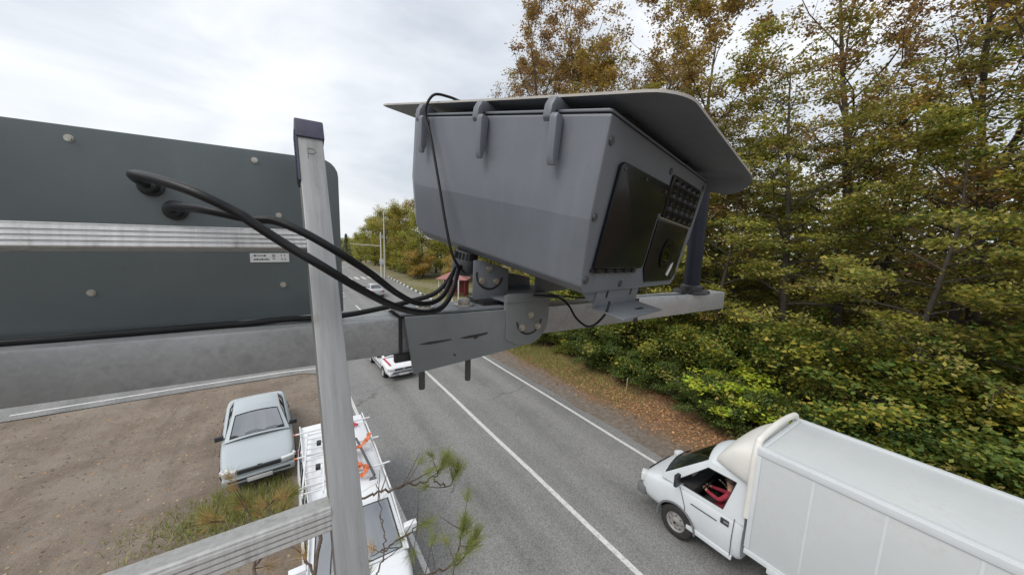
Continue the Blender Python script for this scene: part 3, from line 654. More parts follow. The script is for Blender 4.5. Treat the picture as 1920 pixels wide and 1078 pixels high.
# ================================================================== aluminium ladder
ld = empty('aluminium_ladder', (-0.128, -3.27, 0), (-R(26.46), 0, 0), label='grey aluminium ladder with ribbed rungs leaning up in front of the beam', cat='ladder')
for sx, top in ((0.17, 8.515), (-0.17, 8.515)):
    mb = MB(); mb.prism([(-0.014, 0.0), (0.014, 0.0), (0.014, 0.005), (0.013, 0.008), (0.013, 0.020), (0.014, 0.023), (0.014, 0.028), (-0.014, 0.028), (-0.014, 0.023), (-0.013, 0.020), (-0.013, 0.008), (-0.014, 0.005)], 0.05, top, lambda a, b, z: (sx + a, b, z))
    st = mb.build('stile', M['ladder_alu'], ld, bevel=0.0015)
    mb = MB(); mb.box((sx, 0.014, top + 0.002), (0.032, 0.033, 0.026)); mb.build('end_cap', M['cap_purple'], st, bevel=0.002)
    mb = MB()
    mb.box((sx - 0.0152, 0.008, top - 0.036), (0.0022, 0.018, 0.072))
    for k in range(18): mb.box((sx - 0.0166, 0.008, top - 0.003 - k * 0.0038), (0.0012, 0.017, 0.0018))
    mb.build('rubber_pad', M['cap_purple'], st)
    for st_ in (([(-0.004, 0), (-0.004, 0.014)], ), ([(-0.004, 0.014), (0.003, 0.0135), (0.005, 0.010), (0.002, 0.0065), (-0.004, 0.0065)],)):
        mb = MB(); mb.tube([(sx + a, -0.0002, top - 0.040 + b) for a, b in st_[0]], 0.00035, 5); mb.build('stamped_mark', M['trim_grey'], st)
    mb = MB(); mb.box((sx, 0.014, 0.04), (0.036, 0.04, 0.08)); mb.build('foot', M['black_rubber'], st, bevel=0.005)
mb = MB(); prof = [(0.0, -0.0105)]
for k in range(4):
    z = -0.0095 + k * 0.0047; prof += [(-0.0010, z), (-0.0010, z + 0.0027), (0.0010, z + 0.0034), (0.0010, z + 0.0044)]
prof += [(0.0, 0.0098), (0.003, 0.0110), (0.024, 0.0110), (0.026, 0.009), (0.026, -0.009), (0.024, -0.0105)]
mb.prism(prof, -0.1565, 0.1565, lambda a, b, z: (z, a, b)); rgm = mb.mesh('rung', M['rung_alu'])
for k in range(29):
    s = 8.367 - k * 0.287
    link('rung', rgm, ld, (0, 0.001, s), (R(26.46 * 0.55), 0, 0))

# ================================================================== cables
def cable(name, pts, r, label, k=7, mat='cable_black'):
    o = MB().tube(spline(pts, k), r, 10).build(name, M[mat], smooth=60); return tag(o, label, 'cable')
cable('thick_cable', [(-0.105, 0.612, 7.520), (-0.103, 0.57, 7.520), (-0.085, 0.49, 7.519), (-0.055, 0.44, 7.516), (-0.02, 0.425, 7.509), (0, 0.417, 7.508), (0.024, 0.405, 7.497), (0.053, 0.40, 7.478), (0.088, 0.421, 7.453), (0.13, 0.46, 7.42), (0.171, 0.501, 7.397), (0.21, 0.535, 7.39), (0.242, 0.564, 7.4), (0.289, 0.632, 7.430), (0.300, 0.640, 7.437)], 0.0041, 'upper of the two thick black cables sagging across the ladder to the camera')
cable('thick_cable', [(-0.125, 0.612, 7.548), (-0.123, 0.57, 7.548), (-0.105, 0.47, 7.546), (-0.062, 0.415, 7.532), (-0.028, 0.401, 7.514), (-0.017, 0.397, 7.505), (0.006, 0.391, 7.487), (0.034, 0.38, 7.467), (0.068, 0.395, 7.442), (0.111, 0.434, 7.413), (0.149, 0.466, 7.394), (0.189, 0.499, 7.382), (0.222, 0.525, 7.384), (0.253, 0.556, 7.405), (0.295, 0.625, 7.432), (0.306, 0.636, 7.437)], 0.0044, 'lower of the two thick black cables sagging across the ladder to the camera')
cable('thick_cable', [(-1.38, 0.50, 7.30), (-0.6, 0.570, 7.378), (-0.2, 0.578, 7.374), (-0.075, 0.585, 7.372), (-0.039, 0.585, 7.371), (0.002, 0.585, 7.372), (0.049, 0.585, 7.370), (0.093, 0.585, 7.371), (0.151, 0.59, 7.377), (0.191, 0.594, 7.383), (0.232, 0.593, 7.393), (0.263, 0.601, 7.415), (0.297, 0.645, 7.432), (0.306, 0.650, 7.437)], 0.0043, 'thick black cable lying along the top of the beam behind the ladder')
hl = lambda x, y, z: hz @ Vector((x, y, z))
cable('thin_cable', [hl(-0.275, 0.05, -0.292), hl(-0.255, 0.012, -0.272), hl(-0.262, -0.006, -0.245), hl(-0.288, -0.010, -0.196), hl(-0.327, -0.012, -0.121), hl(-0.367, -0.0145, -0.045), hl(-0.391, -0.017, -0.006), hl(-0.394, -0.016, 0.017), hl(-0.390, -0.004, 0.038), hl(-0.383, 0.025, 0.043), hl(-0.360, 0.045, 0.0385), hl(-0.325, 0.04, 0.0385), hl(-0.28, 0.06, 0.0385)], 0.0026, 'thin black cable running up the camera side and over the visor')
cable('thin_cable', [(0.40, 0.57, 7.381), (0.433, 0.53, 7.386), (0.455, 0.50, 7.383), (0.456, 0.475, 7.372), (0.449, 0.450, 7.357), (0.443, 0.42, 7.349), (0.438, 0.398, 7.354), (0.436, 0.382, 7.366), (0.440, 0.372, 7.382), (0.447, 0.372, 7.400)], 0.0020, 'thin black cable hanging in a small loop under the camera front')
cable('thin_cable', [(0.470, 0.60, 7.374), (0.50, 0.585, 7.370), (0.53, 0.58, 7.368), (0.56, 0.585, 7.366), (0.60, 0.60, 7.358), (0.75, 0.605, 7.344), (0.95, 0.605, 7.3385), (1.06, 0.59, 7.338), (1.10, 0.58, 7.345)], 0.0022, 'thin dark cable lying on the beam towards the black post')

# ================================================================== vehicles
def half_ring(w, zb, zs, zt, cr=0.0):
    """half cross-section from bottom centre to top centre"""
    h = zs - zb
    return [(0, zb), (0.78 * w, zb), (0.93 * w, zb + 0.05), (0.985 * w, zb + 0.3 * h), (w, zb + 0.58 * h), (0.985 * w, zb + 0.82 * h), (0.94 * w, zs), (0.80 * w, zs + (zt - zs) * 0.55), (0.45 * w, zs + (zt - zs) * 0.9), (0, zt)]
def loft_mesh(name, stations, mats, sub=1):
    vs = []; fs = []
    for (y, w, zb, zs, zt) in stations:
        h = half_ring(w, zb, zs, zt); ring = [(x, y, z) for x, z in h] + [(-x, y, z) for x, z in h[-2:0:-1]]; vs += ring
    n = 18
    for i in range(len(stations) - 1):
        for k in range(n): fs.append((i * n + k, i * n + (k + 1) % n, (i + 1) * n + (k + 1) % n, (i + 1) * n + k))
    fs += [tuple(range(n - 1, -1, -1)), tuple((len(stations) - 1) * n + k for k in range(n))]
    me = bpy.data.meshes.new(name); me.from_pydata(vs, [], fs)
    for m in mats: me.materials.append(m)
    bm = bmesh.new(); bm.from_mesh(me); bmesh.ops.recalc_face_normals(bm, faces=bm.faces); bm.to_mesh(me); bm.free()
    return me
def cut(o, cutters):
    """boolean the cutters (mesh builders) out of o; the cut faces take the cutter's material"""
    tmp = []
    for mbx, mat in cutters:
        c = mbx.build('cutter', mat, o.parent); tmp.append(c)
        md = o.modifiers.new('b', 'BOOLEAN'); md.operation = 'DIFFERENCE'; md.object = c; md.solver = 'EXACT'
        try: md.material_mode = 'TRANSFER'
        except Exception: pass
    bake(o)
    for c in tmp:
        me = c.data; bpy.data.objects.remove(c); bpy.data.meshes.remove(me)
    smooth_mesh(o.data, 38)
def bil(q, bulge=0.0):
    q = [Vector(p) for p in q]; n = (q[1] - q[0]).cross(q[3] - q[0]).normalized()
    def f(u, v, off=0.0):
        p = q[0] * (1 - u) * (1 - v) + q[1] * u * (1 - v) + q[2] * u * v + q[3] * (1 - u) * v
        return p + n * (bulge * 4 * u * (1 - u) + off)
    return f
def panel(mb, f, holes, nu=10, nv=6, off=0.0):
    us = sorted(set([i / nu for i in range(nu + 1)] + [h[k] for h in holes for k in (0, 1)])); vsx = sorted(set([i / nv for i in range(nv + 1)] + [h[k] for h in holes for k in (2, 3)]))
    pts = [f(u, v, off) for v in vsx for u in us]; n = len(us); fs = []
    for j in range(len(vsx) - 1):
        for i in range(n - 1):
            cu, cv = (us[i] + us[i + 1]) / 2, (vsx[j] + vsx[j + 1]) / 2
            if any(h[0] < cu < h[1] and h[2] < cv < h[3] for h in holes): continue
            fs.append((j * n + i, j * n + i + 1, (j + 1) * n + i + 1, (j + 1) * n + i))
    mb.add(pts, fs)
def pane(name, f, h, mat, parent, off=-0.012, n=6):
    mb = MB(); pts = [f(h[0] + (h[1] - h[0]) * i / n, h[2] + (h[3] - h[2]) * j / n, off) for j in range(n + 1) for i in range(n + 1)]
    mb.add(pts, [(j * (n + 1) + i, j * (n + 1) + i + 1, (j + 1) * (n + 1) + i + 1, (j + 1) * (n + 1) + i) for j in range(n) for i in range(n)])
    o = mb.build(name, mat, parent, smooth=60); return o
WHEELS = {}
def wheel(parent, x, y, r, w, alloy=False, truck=False):
    key = (r, w, alloy, truck)
    if key not in WHEELS:
        t = MB(); a = r * (0.57 if truck else 0.64)
        t.lathe([(a, -w / 2 + 0.01), (a + 0.02, -w / 2), (r - 0.05, -w / 2 - 0.004), (r - 0.015, -w / 2 + 0.015), (r, -w / 2 + 0.04), (r, w / 2 - 0.04), (r - 0.015, w / 2 - 0.015), (r - 0.05, w / 2 + 0.004), (a + 0.02, w / 2), (a, w / 2 - 0.01)], axis='X', n=32)
        for k in range(40):
            an = 2 * math.pi * k / 40; t.box((0, (r) * math.cos(an), r * math.sin(an)), (w * 0.8, 0.018, 0.008), Matrix.Rotation(an - math.pi / 2, 3, 'X'))
        tm = t.mesh('tyre', M['tyre'], smooth=40)
        m = MB(); s = w / 2
        if truck: m.lathe([(0.001, s + 0.03), (0.055, s + 0.028), (0.065, s - 0.01), (0.10, s - 0.03), (0.14, s - 0.015), (a - 0.03, s - 0.035), (a - 0.012, s - 0.004), (a + 0.004, s), (a, -s)], axis='X', n=32)
        else: m.lathe([(0.001, s - 0.008), (0.05, s - 0.01), (0.06, s - 0.022), (a * 0.7, s - 0.012), (a * 0.82, s - 0.03), (a - 0.012, s - 0.006), (a + 0.004, s - 0.002), (a, -s)], axis='X', n=32)
        rm = m.mesh('rim', M['rim_alloy' if alloy else 'rim_steel'], smooth=35)
        d = MB(); nh = 8 if truck else 10
        for k in range(nh):
            an = 2 * math.pi * k / nh; rr = a * (0.68 if truck else 0.74); sz = 0.020 if truck else 0.018
            d.cyl((s - (0.022 if truck else 0.014), rr * math.cos(an), rr * math.sin(an)), (s - (0.0175 if truck else 0.0095), rr * math.cos(an), rr * math.sin(an)), sz, n=10)
        if truck: d.cyl((s + 0.0295, 0, 0), (s + 0.034, 0, 0), 0.036, n=6)
        dm = d.mesh('rim_holes', M['ink_black'], smooth=40)
        WHEELS[key] = (tm, rm, dm)
    tm, rm, dm = WHEELS[key]
    o = empty('wheel', (x, y, r)); o.parent = parent
    if x < 0: o.rotation_euler = (0, 0, math.pi)
    link('tyre', tm, o); ri = link('rim', rm, o); link('rim_holes', dm, o)['kind'] = 'stuff'
    return o
def merge_mesh(me, d=0.0008):
    bm = bmesh.new(); bm.from_mesh(me); bmesh.ops.remove_doubles(bm, verts=bm.verts, dist=d); bm.to_mesh(me); bm.free()

def make_car(name, P, paint, label, loc, rz, cat='car'):
    """P: body stations, greenhouse numbers and details. Local +Y is the front."""
    root = empty(name, loc, (0, 0, rz), label, cat)
    wh = P['wheels']; r = P['r']
    body = link('body', loft_mesh('body', P['st'], [M[paint], M['trim_dark']]), root)
    md = body.modifiers.new('s', 'SUBSURF'); md.levels = 1; md.render_levels = 1
    cu = []
    for (y) in wh:
        c = MB(); c.cyl((-2, y, r), (2, y, r), r * 1.17, n=28); cu.append((c, M['trim_dark']))
    if 'cavity' in P:
        x, y0, y1, z0, z1 = P['cavity']; c = MB(); c.box((0, (y0 + y1) / 2, (z0 + z1) / 2), (2 * x, y1 - y0, z1 - z0)); cu.append((c, M['interior_dark']))
    cut(body, cu)
    mb = MB(); yy = [y for y in wh]
    mb.box((0, sum(yy) / 2, r * 0.95), (P['tw'] * 2 - 0.42, yy[0] - yy[-1] + 2.6 * r, 0.12)); mb.build('underbody', M['trim_dark'], root)
    for y in wh:
        for s in (1, -1): wheel(root, s * (P['tw'] - P['ww'] / 2), y, r, P['ww'], P.get('alloy', False), P.get('truck', False))
    # greenhouse
    G = P['g']; wb, wt = G['wb'], G['wt']
    wbr = G.get('wbr', wb); wtr = G.get('wtr', wt)
    fw = bil([(wb, G['yf0'], G['zf']), (-wb, G['yf0'], G['zf']), (-wt, G['yf1'], G['zt']), (wt, G['yf1'], G['zt'])], G.get('bulge', 0.06))
    rw = bil([(-wbr, G['yr0'], G['zr']), (wbr, G['yr0'], G['zr']), (wtr, G['yr1'], G['ztr']), (-wtr, G['yr1'], G['ztr'])], G.get('bulger', 0.04))
    rs = bil([(wbr, G['yr0'], G['zr']), (wb, G['yf0'], G['zf']), (wt, G['yf1'], G['zt']), (wtr, G['yr1'], G['ztr'])])
    ls = bil([(-wb, G['yf0'], G['zf']), (-wbr, G['yr0'], G['zr']), (-wtr, G['yr1'], G['ztr']), (-wt, G['yf1'], G['zt'])])
    side = G['side']; flip = [(1 - b, 1 - a, c, d) for a, b, c, d in side]
    mb = MB(); panel(mb, fw, [G['ws']]); panel(mb, rw, G.get('rw', [])); panel(mb, rs, side); panel(mb, ls, flip)
    n = 10; cr = G.get('crown', 0.05); pts = []
    for j in range(n + 1):
        for i in range(n + 1):
            u, t = i / n, j / n; a = fw(u, 1); b = rw(1 - u, 1); p = a * (1 - t) + b * t
            p.z += cr * (1 - (2 * u - 1) ** 4) * (1 - (2 * t - 1) ** 4); pts.append(p)
    mb.add(pts, [(j * (n + 1) + i, j * (n + 1) + i + 1, (j + 1) * (n + 1) + i + 1, (j + 1) * (n + 1) + i) for j in range(n) for i in range(n)])
    me = mb.mesh('cabin', [M[paint], M['interior_dark']]); merge_mesh(me)
    cabin = link('cabin', me, root); md = cabin.modifiers.new('s', 'SOLIDIFY'); md.thickness = 0.022; md.offset = -1; md.material_offset = 1; bake(cabin); smooth_mesh(cabin.data, 42)
    gm = M[P.get('glass', 'glass_car')]
    pane('windshield', fw, G['ws'], gm, root)
    for h in G.get('rw', []): pane('rear_window', rw, h, gm, root)
    opened = P.get('open', [])
    for i, h in enumerate(side): pane('side_window', rs, h, gm, root)
    for i, h in enumerate(flip):
        if i not in opened: pane('side_window', ls, h, gm, root)
    # rubber frames round the glass
    for f, h in [(fw, G['ws'])] + [(rw, h) for h in G.get('rw', [])] + [(rs, h) for h in side] + [(ls, h) for h in flip]:
        mb = MB(); t = 0.014
        ring = [f(h[0], h[2], 0.002), f(h[1], h[2], 0.002), f(h[1], h[3], 0.002), f(h[0], h[3], 0.002)]
        k = 8; loop = []
        for a, b in (((h[0], h[2]), (h[1], h[2])), ((h[1], h[2]), (h[1], h[3])), ((h[1], h[3]), (h[0], h[3])), ((h[0], h[3]), (h[0], h[2]))):
            for q in range(k): loop.append(f(a[0] + (b[0] - a[0]) * q / k, a[1] + (b[1] - a[1]) * q / k, -0.002))
        loop.append(loop[0]); loop.append(loop[1])
        mb.tube(loop, 0.010, 6, False); mb.build('window_seal', M['trim_dark'], root, smooth=60)
    # interior
    if P.get('seats'):
        it = MB(); zb = P['seat_z']
        for (x, y) in P['seats']:
            it.box((x, y, zb + 0.08), (0.46, 0.46, 0.16)); it.box((x, y - 0.24, zb + 0.42), (0.46, 0.13, 0.62), Matrix.Rotation(R(14), 3, 'X')); (it.box((x, y - 0.33, zb + 0.82), (0.24, 0.09, 0.17)) if y > -0.9 else None)
        it.build('seats', M['seat_cloth'], root, bevel=0.04)
    if 'dash' in P:
        y0, z, w = P['dash']; it = MB(); it.box((0, y0, z), (2 * w, 0.42, 0.24)); it.build('dashboard', M['interior_dark'], root, bevel=0.05)
        sx = -0.36; pts = []; c = Vector((sx, y0 - 0.30, z + 0.10)); q = Euler((R(-62), 0, 0)).to_matrix()
        for k in range(25): a = 2 * math.pi * k / 24; pts.append(c + q @ Vector((0.185 * math.cos(a), 0.185 * math.sin(a), 0)))
        it = MB(); it.tube(pts, 0.014, 6, False); it.tube([c + q @ Vector((-0.18, 0, 0)), c + q @ Vector((0.18, 0, 0))], 0.012, 6); it.tube([c, c + Vector((0, 0.25, -0.08))], 0.025, 6); it.build('steering_wheel', M['black_plastic'], root, smooth=50)
    # wipers
    if P.get('wipers', True):
        for u0, u1 in ((0.30, 0.62), (0.62, 0.93)):
            v0 = G['ws'][2] + 0.03; it = MB(); it.tube([fw(u1, v0 - 0.03, 0.01), fw((u0 + u1) / 2, v0 + 0.06, 0.02), fw(u0, v0 + 0.03, 0.012)], 0.008, 5); it.build('wiper', M['trim_dark'], root)
    root['_f'] = 0; del root['_f']
    return root, dict(fw=fw, rw=rw, rs=rs, ls=ls, side=side, flip=flip)
def blk(root, name, c, d, mat, bevel=0.02, rz=0.0, rx=0.0):
    mb = MB(); mb.box((0, 0, 0), d, Euler((rx, 0, rz)).to_matrix()); o = mb.build(name, M[mat], root, bevel=bevel); o.location = c; return o
def mirror(root, x, y, z, mat, s=1.0):
    sg = 1 if x > 0 else -1; mb = MB()
    mb.box((sg * 0.09 * s, 0, 0), (0.19 * s, 0.10 * s, 0.13 * s)); mb.box((-sg * 0.02, 0, -0.03), (0.10, 0.04, 0.03))
    o = mb.build('door_mirror', M[mat], root, bevel=0.022); o.location = (x, y, z); return o
def seam(root, f, pts, r=0.004):
    mb = MB(); mb.tube([Vector(p) for p in pts], r, 5); return mb.build('door_seam', M['trim_dark'], root)

sedan_g = dict(wb=0.735, wt=0.565, wbr=0.70, wtr=0.545, yf0=0.98, zf=0.90, yf1=0.18, zt=1.34, yr0=-1.52, zr=0.93, yr1=-0.86, ztr=1.335, ws=(0.07, 0.93, 0.07, 0.93), rw=[(0.09, 0.91, 0.10, 0.90)], side=[(0.13, 0.40, 0.10, 0.88), (0.43, 0.64, 0.10, 0.90), (0.67, 0.90, 0.10, 0.86)][0:1] + [(0.44, 0.90, 0.10, 0.89)], crown=0.05, bulge=0.09, bulger=0.07)
def sedan_st(l=2.13, hood=0.0):
    return [(l, 0.50, 0.36, 0.55, 0.57), (l - 0.02, 0.66, 0.30, 0.63, 0.655), (l - 0.10, 0.755, 0.25, 0.685, 0.715), (l - 0.35, 0.81, 0.21, 0.735, 0.785), (1.30, 0.83, 0.20, 0.81, 0.86), (0.95, 0.838, 0.20, 0.86, 0.925), (0.3, 0.842, 0.20, 0.885, 0.92), (-0.6, 0.842, 0.20, 0.90, 0.93), (-1.35, 0.835, 0.20, 0.915, 0.955), (-1.62, 0.825, 0.22, 0.925, 0.985), (-l + 0.16, 0.80, 0.25, 0.915, 0.975), (-l + 0.04, 0.74, 0.30, 0.86, 0.90), (-l, 0.60, 0.38, 0.70, 0.72)]
def dress_sedan(root, k, paint, front=True, rear=True, bumper='car', lamp='lamp_lens', y=2.13):
    # door seams, handles, sill strips
    for s in (1, -1):
        f = k['rs'] if s > 0 else k['ls']
        X = 0.846
        for yy in (1.02, -0.12, -1.02):
            mb = MB(); mb.tube([(s * 0.835, yy - 0.02, 0.30), (s * (X + 0.001), yy, 0.55), (s * 0.842, yy, 0.74), (s * 0.80, yy - 0.02, 0.885)], 0.005, 5); mb.build('door_seam', M['trim_dark'], root)
        for yy in (0.05, -0.88): blk(root, 'door_handle', (s * 0.842, yy, 0.74), (0.03, 0.16, 0.03), 'trim_dark', 0.008)
        blk(root, 'side_moulding', (s * 0.848, -0.05, 0.53), (0.018, 2.0, 0.05), 'trim_dark' if paint != 'car_silver' else 'trim_grey', 0.006)
        mirror(root, s * 0.76, 0.72, 0.95, 'trim_dark')
    if front:
        for s in (1, -1):
            blk(root, 'headlight', (s * 0.61, y - 0.035, 0.615), (0.29, 0.12, 0.115), lamp, 0.02, -s * 0.22)
            blk(root, 'turn_signal', (s * 0.755, y - 0.16, 0.62), (0.055, 0.13, 0.10), lamp, 0.015, -s * 0.35)
        blk(root, 'grille', (0, y + 0.012, 0.605), (0.90, 0.06, 0.10), 'trim_dark', 0.01)
        blk(root, 'bumper', (0, y - 0.03, 0.40), (1.52, 0.20, 0.20), bumper, 0.06); blk(root, 'bumper_strip', (0, y + 0.072, 0.42), (1.30, 0.02, 0.05), 'trim_dark', 0.006)
        blk(root, 'number_plate', (0, y + 0.086, 0.365), (0.52, 0.012, 0.112), 'plate_white', 0.003)
        blk(root, 'lower_intake', (0, y + 0.055, 0.30), (0.9, 0.04, 0.07), 'trim_dark', 0.01)
    if rear:
        for s in (1, -1): blk(root, 'tail_light', (s * 0.62, -y + 0.03, 0.76), (0.26, 0.09, 0.14), 'lamp_red', 0.02, s * 0.2)
        blk(root, 'rear_bumper', (0, -y + 0.04, 0.43), (1.54, 0.20, 0.22), bumper, 0.06)
        blk(root, 'rear_number_plate', (0, -y - 0.012, 0.68), (0.52, 0.012, 0.112), 'plate_white', 0.003)

seats4 = [(-0.36, -0.1), (0.36, -0.1), (-0.36, -0.95), (0.36, -0.95)]
PS = dict(st=sedan_st(), wheels=(1.29, -1.20), r=0.285, tw=0.835, ww=0.18, g=sedan_g, seats=seats4, seat_z=0.40, dash=(0.72, 0.88, 0.62), cavity=(0.66, -1.35, 0.75, 0.42, 1.1))
# silver saloon parked on the bare ground
sv, k = make_car('parked_car', dict(PS, glass='glass_pale'), 'car_silver', 'light blue-silver saloon parked on the bare soil, bonnet towards us', (-0.88, 14.10, -0.02), math.pi + R(2.5))
sv.scale = (1.15, 1.12, 1.08)
dress_sedan(sv, k, 'car_silver', bumper='car_silver')
blk(sv, 'bonnet_badge', (0, 2.10, 0.665), (0.09, 0.03, 0.03), 'chrome', 0.01)
# white car with a red stripe driving towards us
wc, k = make_car('oncoming_car', dict(PS, alloy=True), 'car_white', 'white car with red side stripe driving towards us, half hidden by the beam', (5.02, 19.35, 0), math.pi + R(2))
dress_sedan(wc, k, 'car_white', bumper='car_white')
blk(wc, 'bumper_air_intake', (0, 2.182, 0.455), (1.15, 0.03, 0.075), 'trim_dark', 0.008)
blk(wc, 'badge', (0, 2.175, 0.615), (0.13, 0.02, 0.06), 'chrome', 0.01)
blk(wc, 'chrome_strip', (0, 2.172, 0.57), (0.8, 0.02, 0.015), 'chrome', 0.004)
for s in (1, -1):
    mb = MB(); pts = []
    for j in range(9):
        y = 1.86 - j * 0.13; xx = s * (0.60 + 0.012 * j); z = 0.795 + j * 0.0125 - (0.02 if j == 0 else 0); pts.append((xx, y, z))
    q = [];
    for (a, b, c) in pts: q += [(a - s * 0.045, b, c + 0.016), (a + s * 0.05, b, c - 0.002)]
    mb.add(q, [(2 * i, 2 * i + 1, 2 * i + 3, 2 * i + 2) for i in range(8)]); mb.build('red_stripe', M['car_red'], wc)
    blk(wc, 'fog_light', (s * 0.60, 2.172, 0.33), (0.16, 0.03, 0.05), 'trim_dark', 0.01)
# grey saloon far ahead
fc, k = make_car('distant_car', PS, 'far_silver', 'small silver saloon far ahead in the right lane, seen from behind', (9.45, 43.6, 0), R(-1))
dress_sedan(fc, k, 'far_silver', bumper='far_silver')

# ------------------------------------------------------------------ white van with a roof rack
vst = [(2.72, 0.60, 0.40, 0.70, 0.72), (2.69, 0.78, 0.32, 0.86, 0.89), (2.60, 0.86, 0.28, 0.98, 1.02), (2.25, 0.93, 0.26, 1.07, 1.13), (1.85, 0.95, 0.26, 1.13, 1.19), (1.2, 0.955, 0.26, 1.17, 1.20), (-1.5, 0.955, 0.26, 1.17, 1.20), (-2.55, 0.95, 0.28, 1.16, 1.19), (-2.66, 0.92, 0.32, 1.12, 1.15), (-2.70, 0.85, 0.40, 0.95, 0.97)]
vg = dict(wb=0.895, wt=0.735, wbr=0.90, wtr=0.78, yf0=1.98, zf=1.12, yf1=1.24, zt=1.94, yr0=-2.62, zr=1.13, yr1=-2.52, ztr=1.96, ws=(0.05, 0.95, 0.05, 0.92), rw=[(0.07, 0.47, 0.15, 0.85), (0.53, 0.93, 0.15, 0.85)], side=[(0.05, 0.30, 0.18, 0.85), (0.34, 0.60, 0.18, 0.85), (0.66, 0.93, 0.10, 0.86)], crown=0.07, bulge=0.10, bulger=0.02)
PV = dict(glass='glass_pale', st=vst, wheels=(1.75, -1.25), r=0.33, tw=0.93, ww=0.20, g=vg, seats=[(-0.42, 0.6), (0.42, 0.6)], seat_z=0.80, dash=(1.62, 1.12, 0.82), cavity=(0.78, -2.3, 1.5, 0.5, 1.3))
vx, vy = 1.03, 8.30
van, k = make_car('white_van', PV, 'car_white', 'white van with roof rack parked at the road edge below the ladder', (vx, vy, -0.01), math.pi + R(-1.0), 'van')
for s in (1, -1):
    blk(van, 'headlight', (s * 0.66, 2.62, 0.82), (0.36, 0.12, 0.20), 'lamp_lens', 0.03, -s * 0.2)
    mirror(van, s * 0.89, 1.72, 1.34, 'car_white', 1.45)
    mb = MB(); mb.tube([(s * 0.765, 1.20, 2.005), (s * 0.80, -0.6, 2.03), (s * 0.815, -2.48, 2.02)], 0.018, 8); mb.build('roof_gutter', M['rack_white'], van, smooth=50)
    mb = MB(); mb.tube([(s * 0.905, 2.0, 1.13), (s * 0.765, 1.25, 1.985)], 0.020, 8); mb.build('windshield_pillar', M['rack_white'], van, smooth=50)
    for yy in (1.55, 0.35, -1.2):
        mb = MB(); mb.tube([(s * 0.94, yy, 0.35), (s * 0.96, yy, 0.75), (s * 0.925, yy, 1.15)], 0.006, 5); mb.build('door_seam', M['trim_dark'], van)
    blk(van, 'tail_light', (s * 0.86, -2.63, 1.0), (0.10, 0.08, 0.5), 'lamp_red', 0.02)
blk(van, 'grille', (0, 2.715, 0.72), (0.8, 0.04, 0.16), 'trim_dark', 0.01); blk(van, 'bumper', (0, 2.68, 0.45), (1.76, 0.22, 0.24), 'trim_grey', 0.06)
blk(van, 'number_plate', (0, 2.796, 0.45), (0.52, 0.012, 0.112), 'plate_white', 0.003)
for yy in (0.45, -0.75, -1.9):
    mb = MB(); mb.tube([(-0.93, yy, 2.12), (0.93, yy, 2.12)], 0.022, 8)
    for s in (1, -1): mb.cyl((s * 0.79, yy, 1.98), (s * 0.79, yy, 2.12), 0.018, n=8)
    bar = mb.build('rack_bar', M['rack_white'], van, smooth=50)
    for s in (1,):
        mb = MB(); mb.cyl((s * 0.93, yy, 2.12), (s * 0.985, yy, 2.12), 0.027, n=10); mb.build('bar_end_cap', M['strap_orange'], bar, smooth=50)
for x in (-0.44, 0.30): blk(van, 'roof_vent' if x < 0 else 'roof_strip', (x, 0.72, 2.012), (0.24, 0.10, 0.03), 'trim_grey', 0.01, R(12))
# ladder carried on the rack (van local is turned, so place in world)
rl = empty('roof_ladder', (0.46, 8.72, 2.155), (0, 0, R(-6)), 'white metal ladder lying on the van roof rack', 'ladder')
for x in (-0.19, 0.19):
    mb = MB(); mb.box((x, 0, 0.03), (0.032, 2.55, 0.06)); mb.build('stile', M['rack_white'], rl, bevel=0.006)
mb = MB(); mb.cyl((-0.175, 0, 0.03), (0.175, 0, 0.03), 0.016, n=8); rm_ = mb.mesh('rung', M['rack_white'], smooth=50)
for i in range(11): link('rung', rm_, rl, (0, -1.17 + i * 0.235, 0))
for y in (-0.40, 0.62): blk(rl, 'black_bracket', (0.08, y, 0.062), (0.10, 0.16, 0.075), 'black_plastic', 0.015)
# orange lashing straps and a dark pipe on the other half of the rack
for nm, pts, lab in (('orange_strap', [(1.05, 8.9, 2.20), (1.25, 8.6, 2.23), (1.50, 8.72, 2.20), (1.70, 9.0, 2.19), (1.78, 9.25, 2.17)], 'orange lashing strap by the rear bar of the van rack'), ('orange_strap', [(0.98, 7.95, 2.22), (1.15, 8.02, 2.25), (1.32, 7.84, 2.25), (1.42, 7.72, 2.22), (1.30, 7.60, 2.17), (1.18, 7.72, 2.17), (1.30, 7.86, 2.24)], 'bunched orange strap round the front bar of the van rack'), ('orange_strap', [(1.30, 8.75, 2.22), (1.27, 8.4, 2.23), (1.22, 8.05, 2.23)], 'orange strap stretched lengthwise between the van rack bars')):
    sp = spline(pts, 6); mb = MB(); vs = []
    for i, p in enumerate(sp):
        t = (sp[min(i + 1, len(sp) - 1)] - sp[max(i - 1, 0)]).normalized(); nrm = t.cross(Vector((0, 0, 1))).normalized(); nrm = (nrm + Vector((0, 0, 0.5 * math.sin(i * 1.1)))).normalized() * 0.055
        wob = Vector((0, 0, 0.012 * math.sin(i * 2.3)))
        vs += [p + nrm + wob, p - nrm + wob]
    mb.add(vs, [(2 * i, 2 * i + 1, 2 * i + 3, 2 * i + 2) for i in range(len(sp) - 1)])
    o = mb.build(nm, M['strap_orange']); md = o.modifiers.new('s', 'SOLIDIFY'); md.thickness = 0.006; bake(o); tag(o, lab, 'strap', 'orange lashing straps on the van')
mb = MB(); mb.cyl((1.52, 7.45, 2.165), (1.44, 9.15, 2.165), 0.028, n=12); o = mb.build('dark_pipe', M['dark_stud'], smooth=50); tag(o, 'dark grey pipe lying lengthwise on the van rack beside the straps', 'pipe')
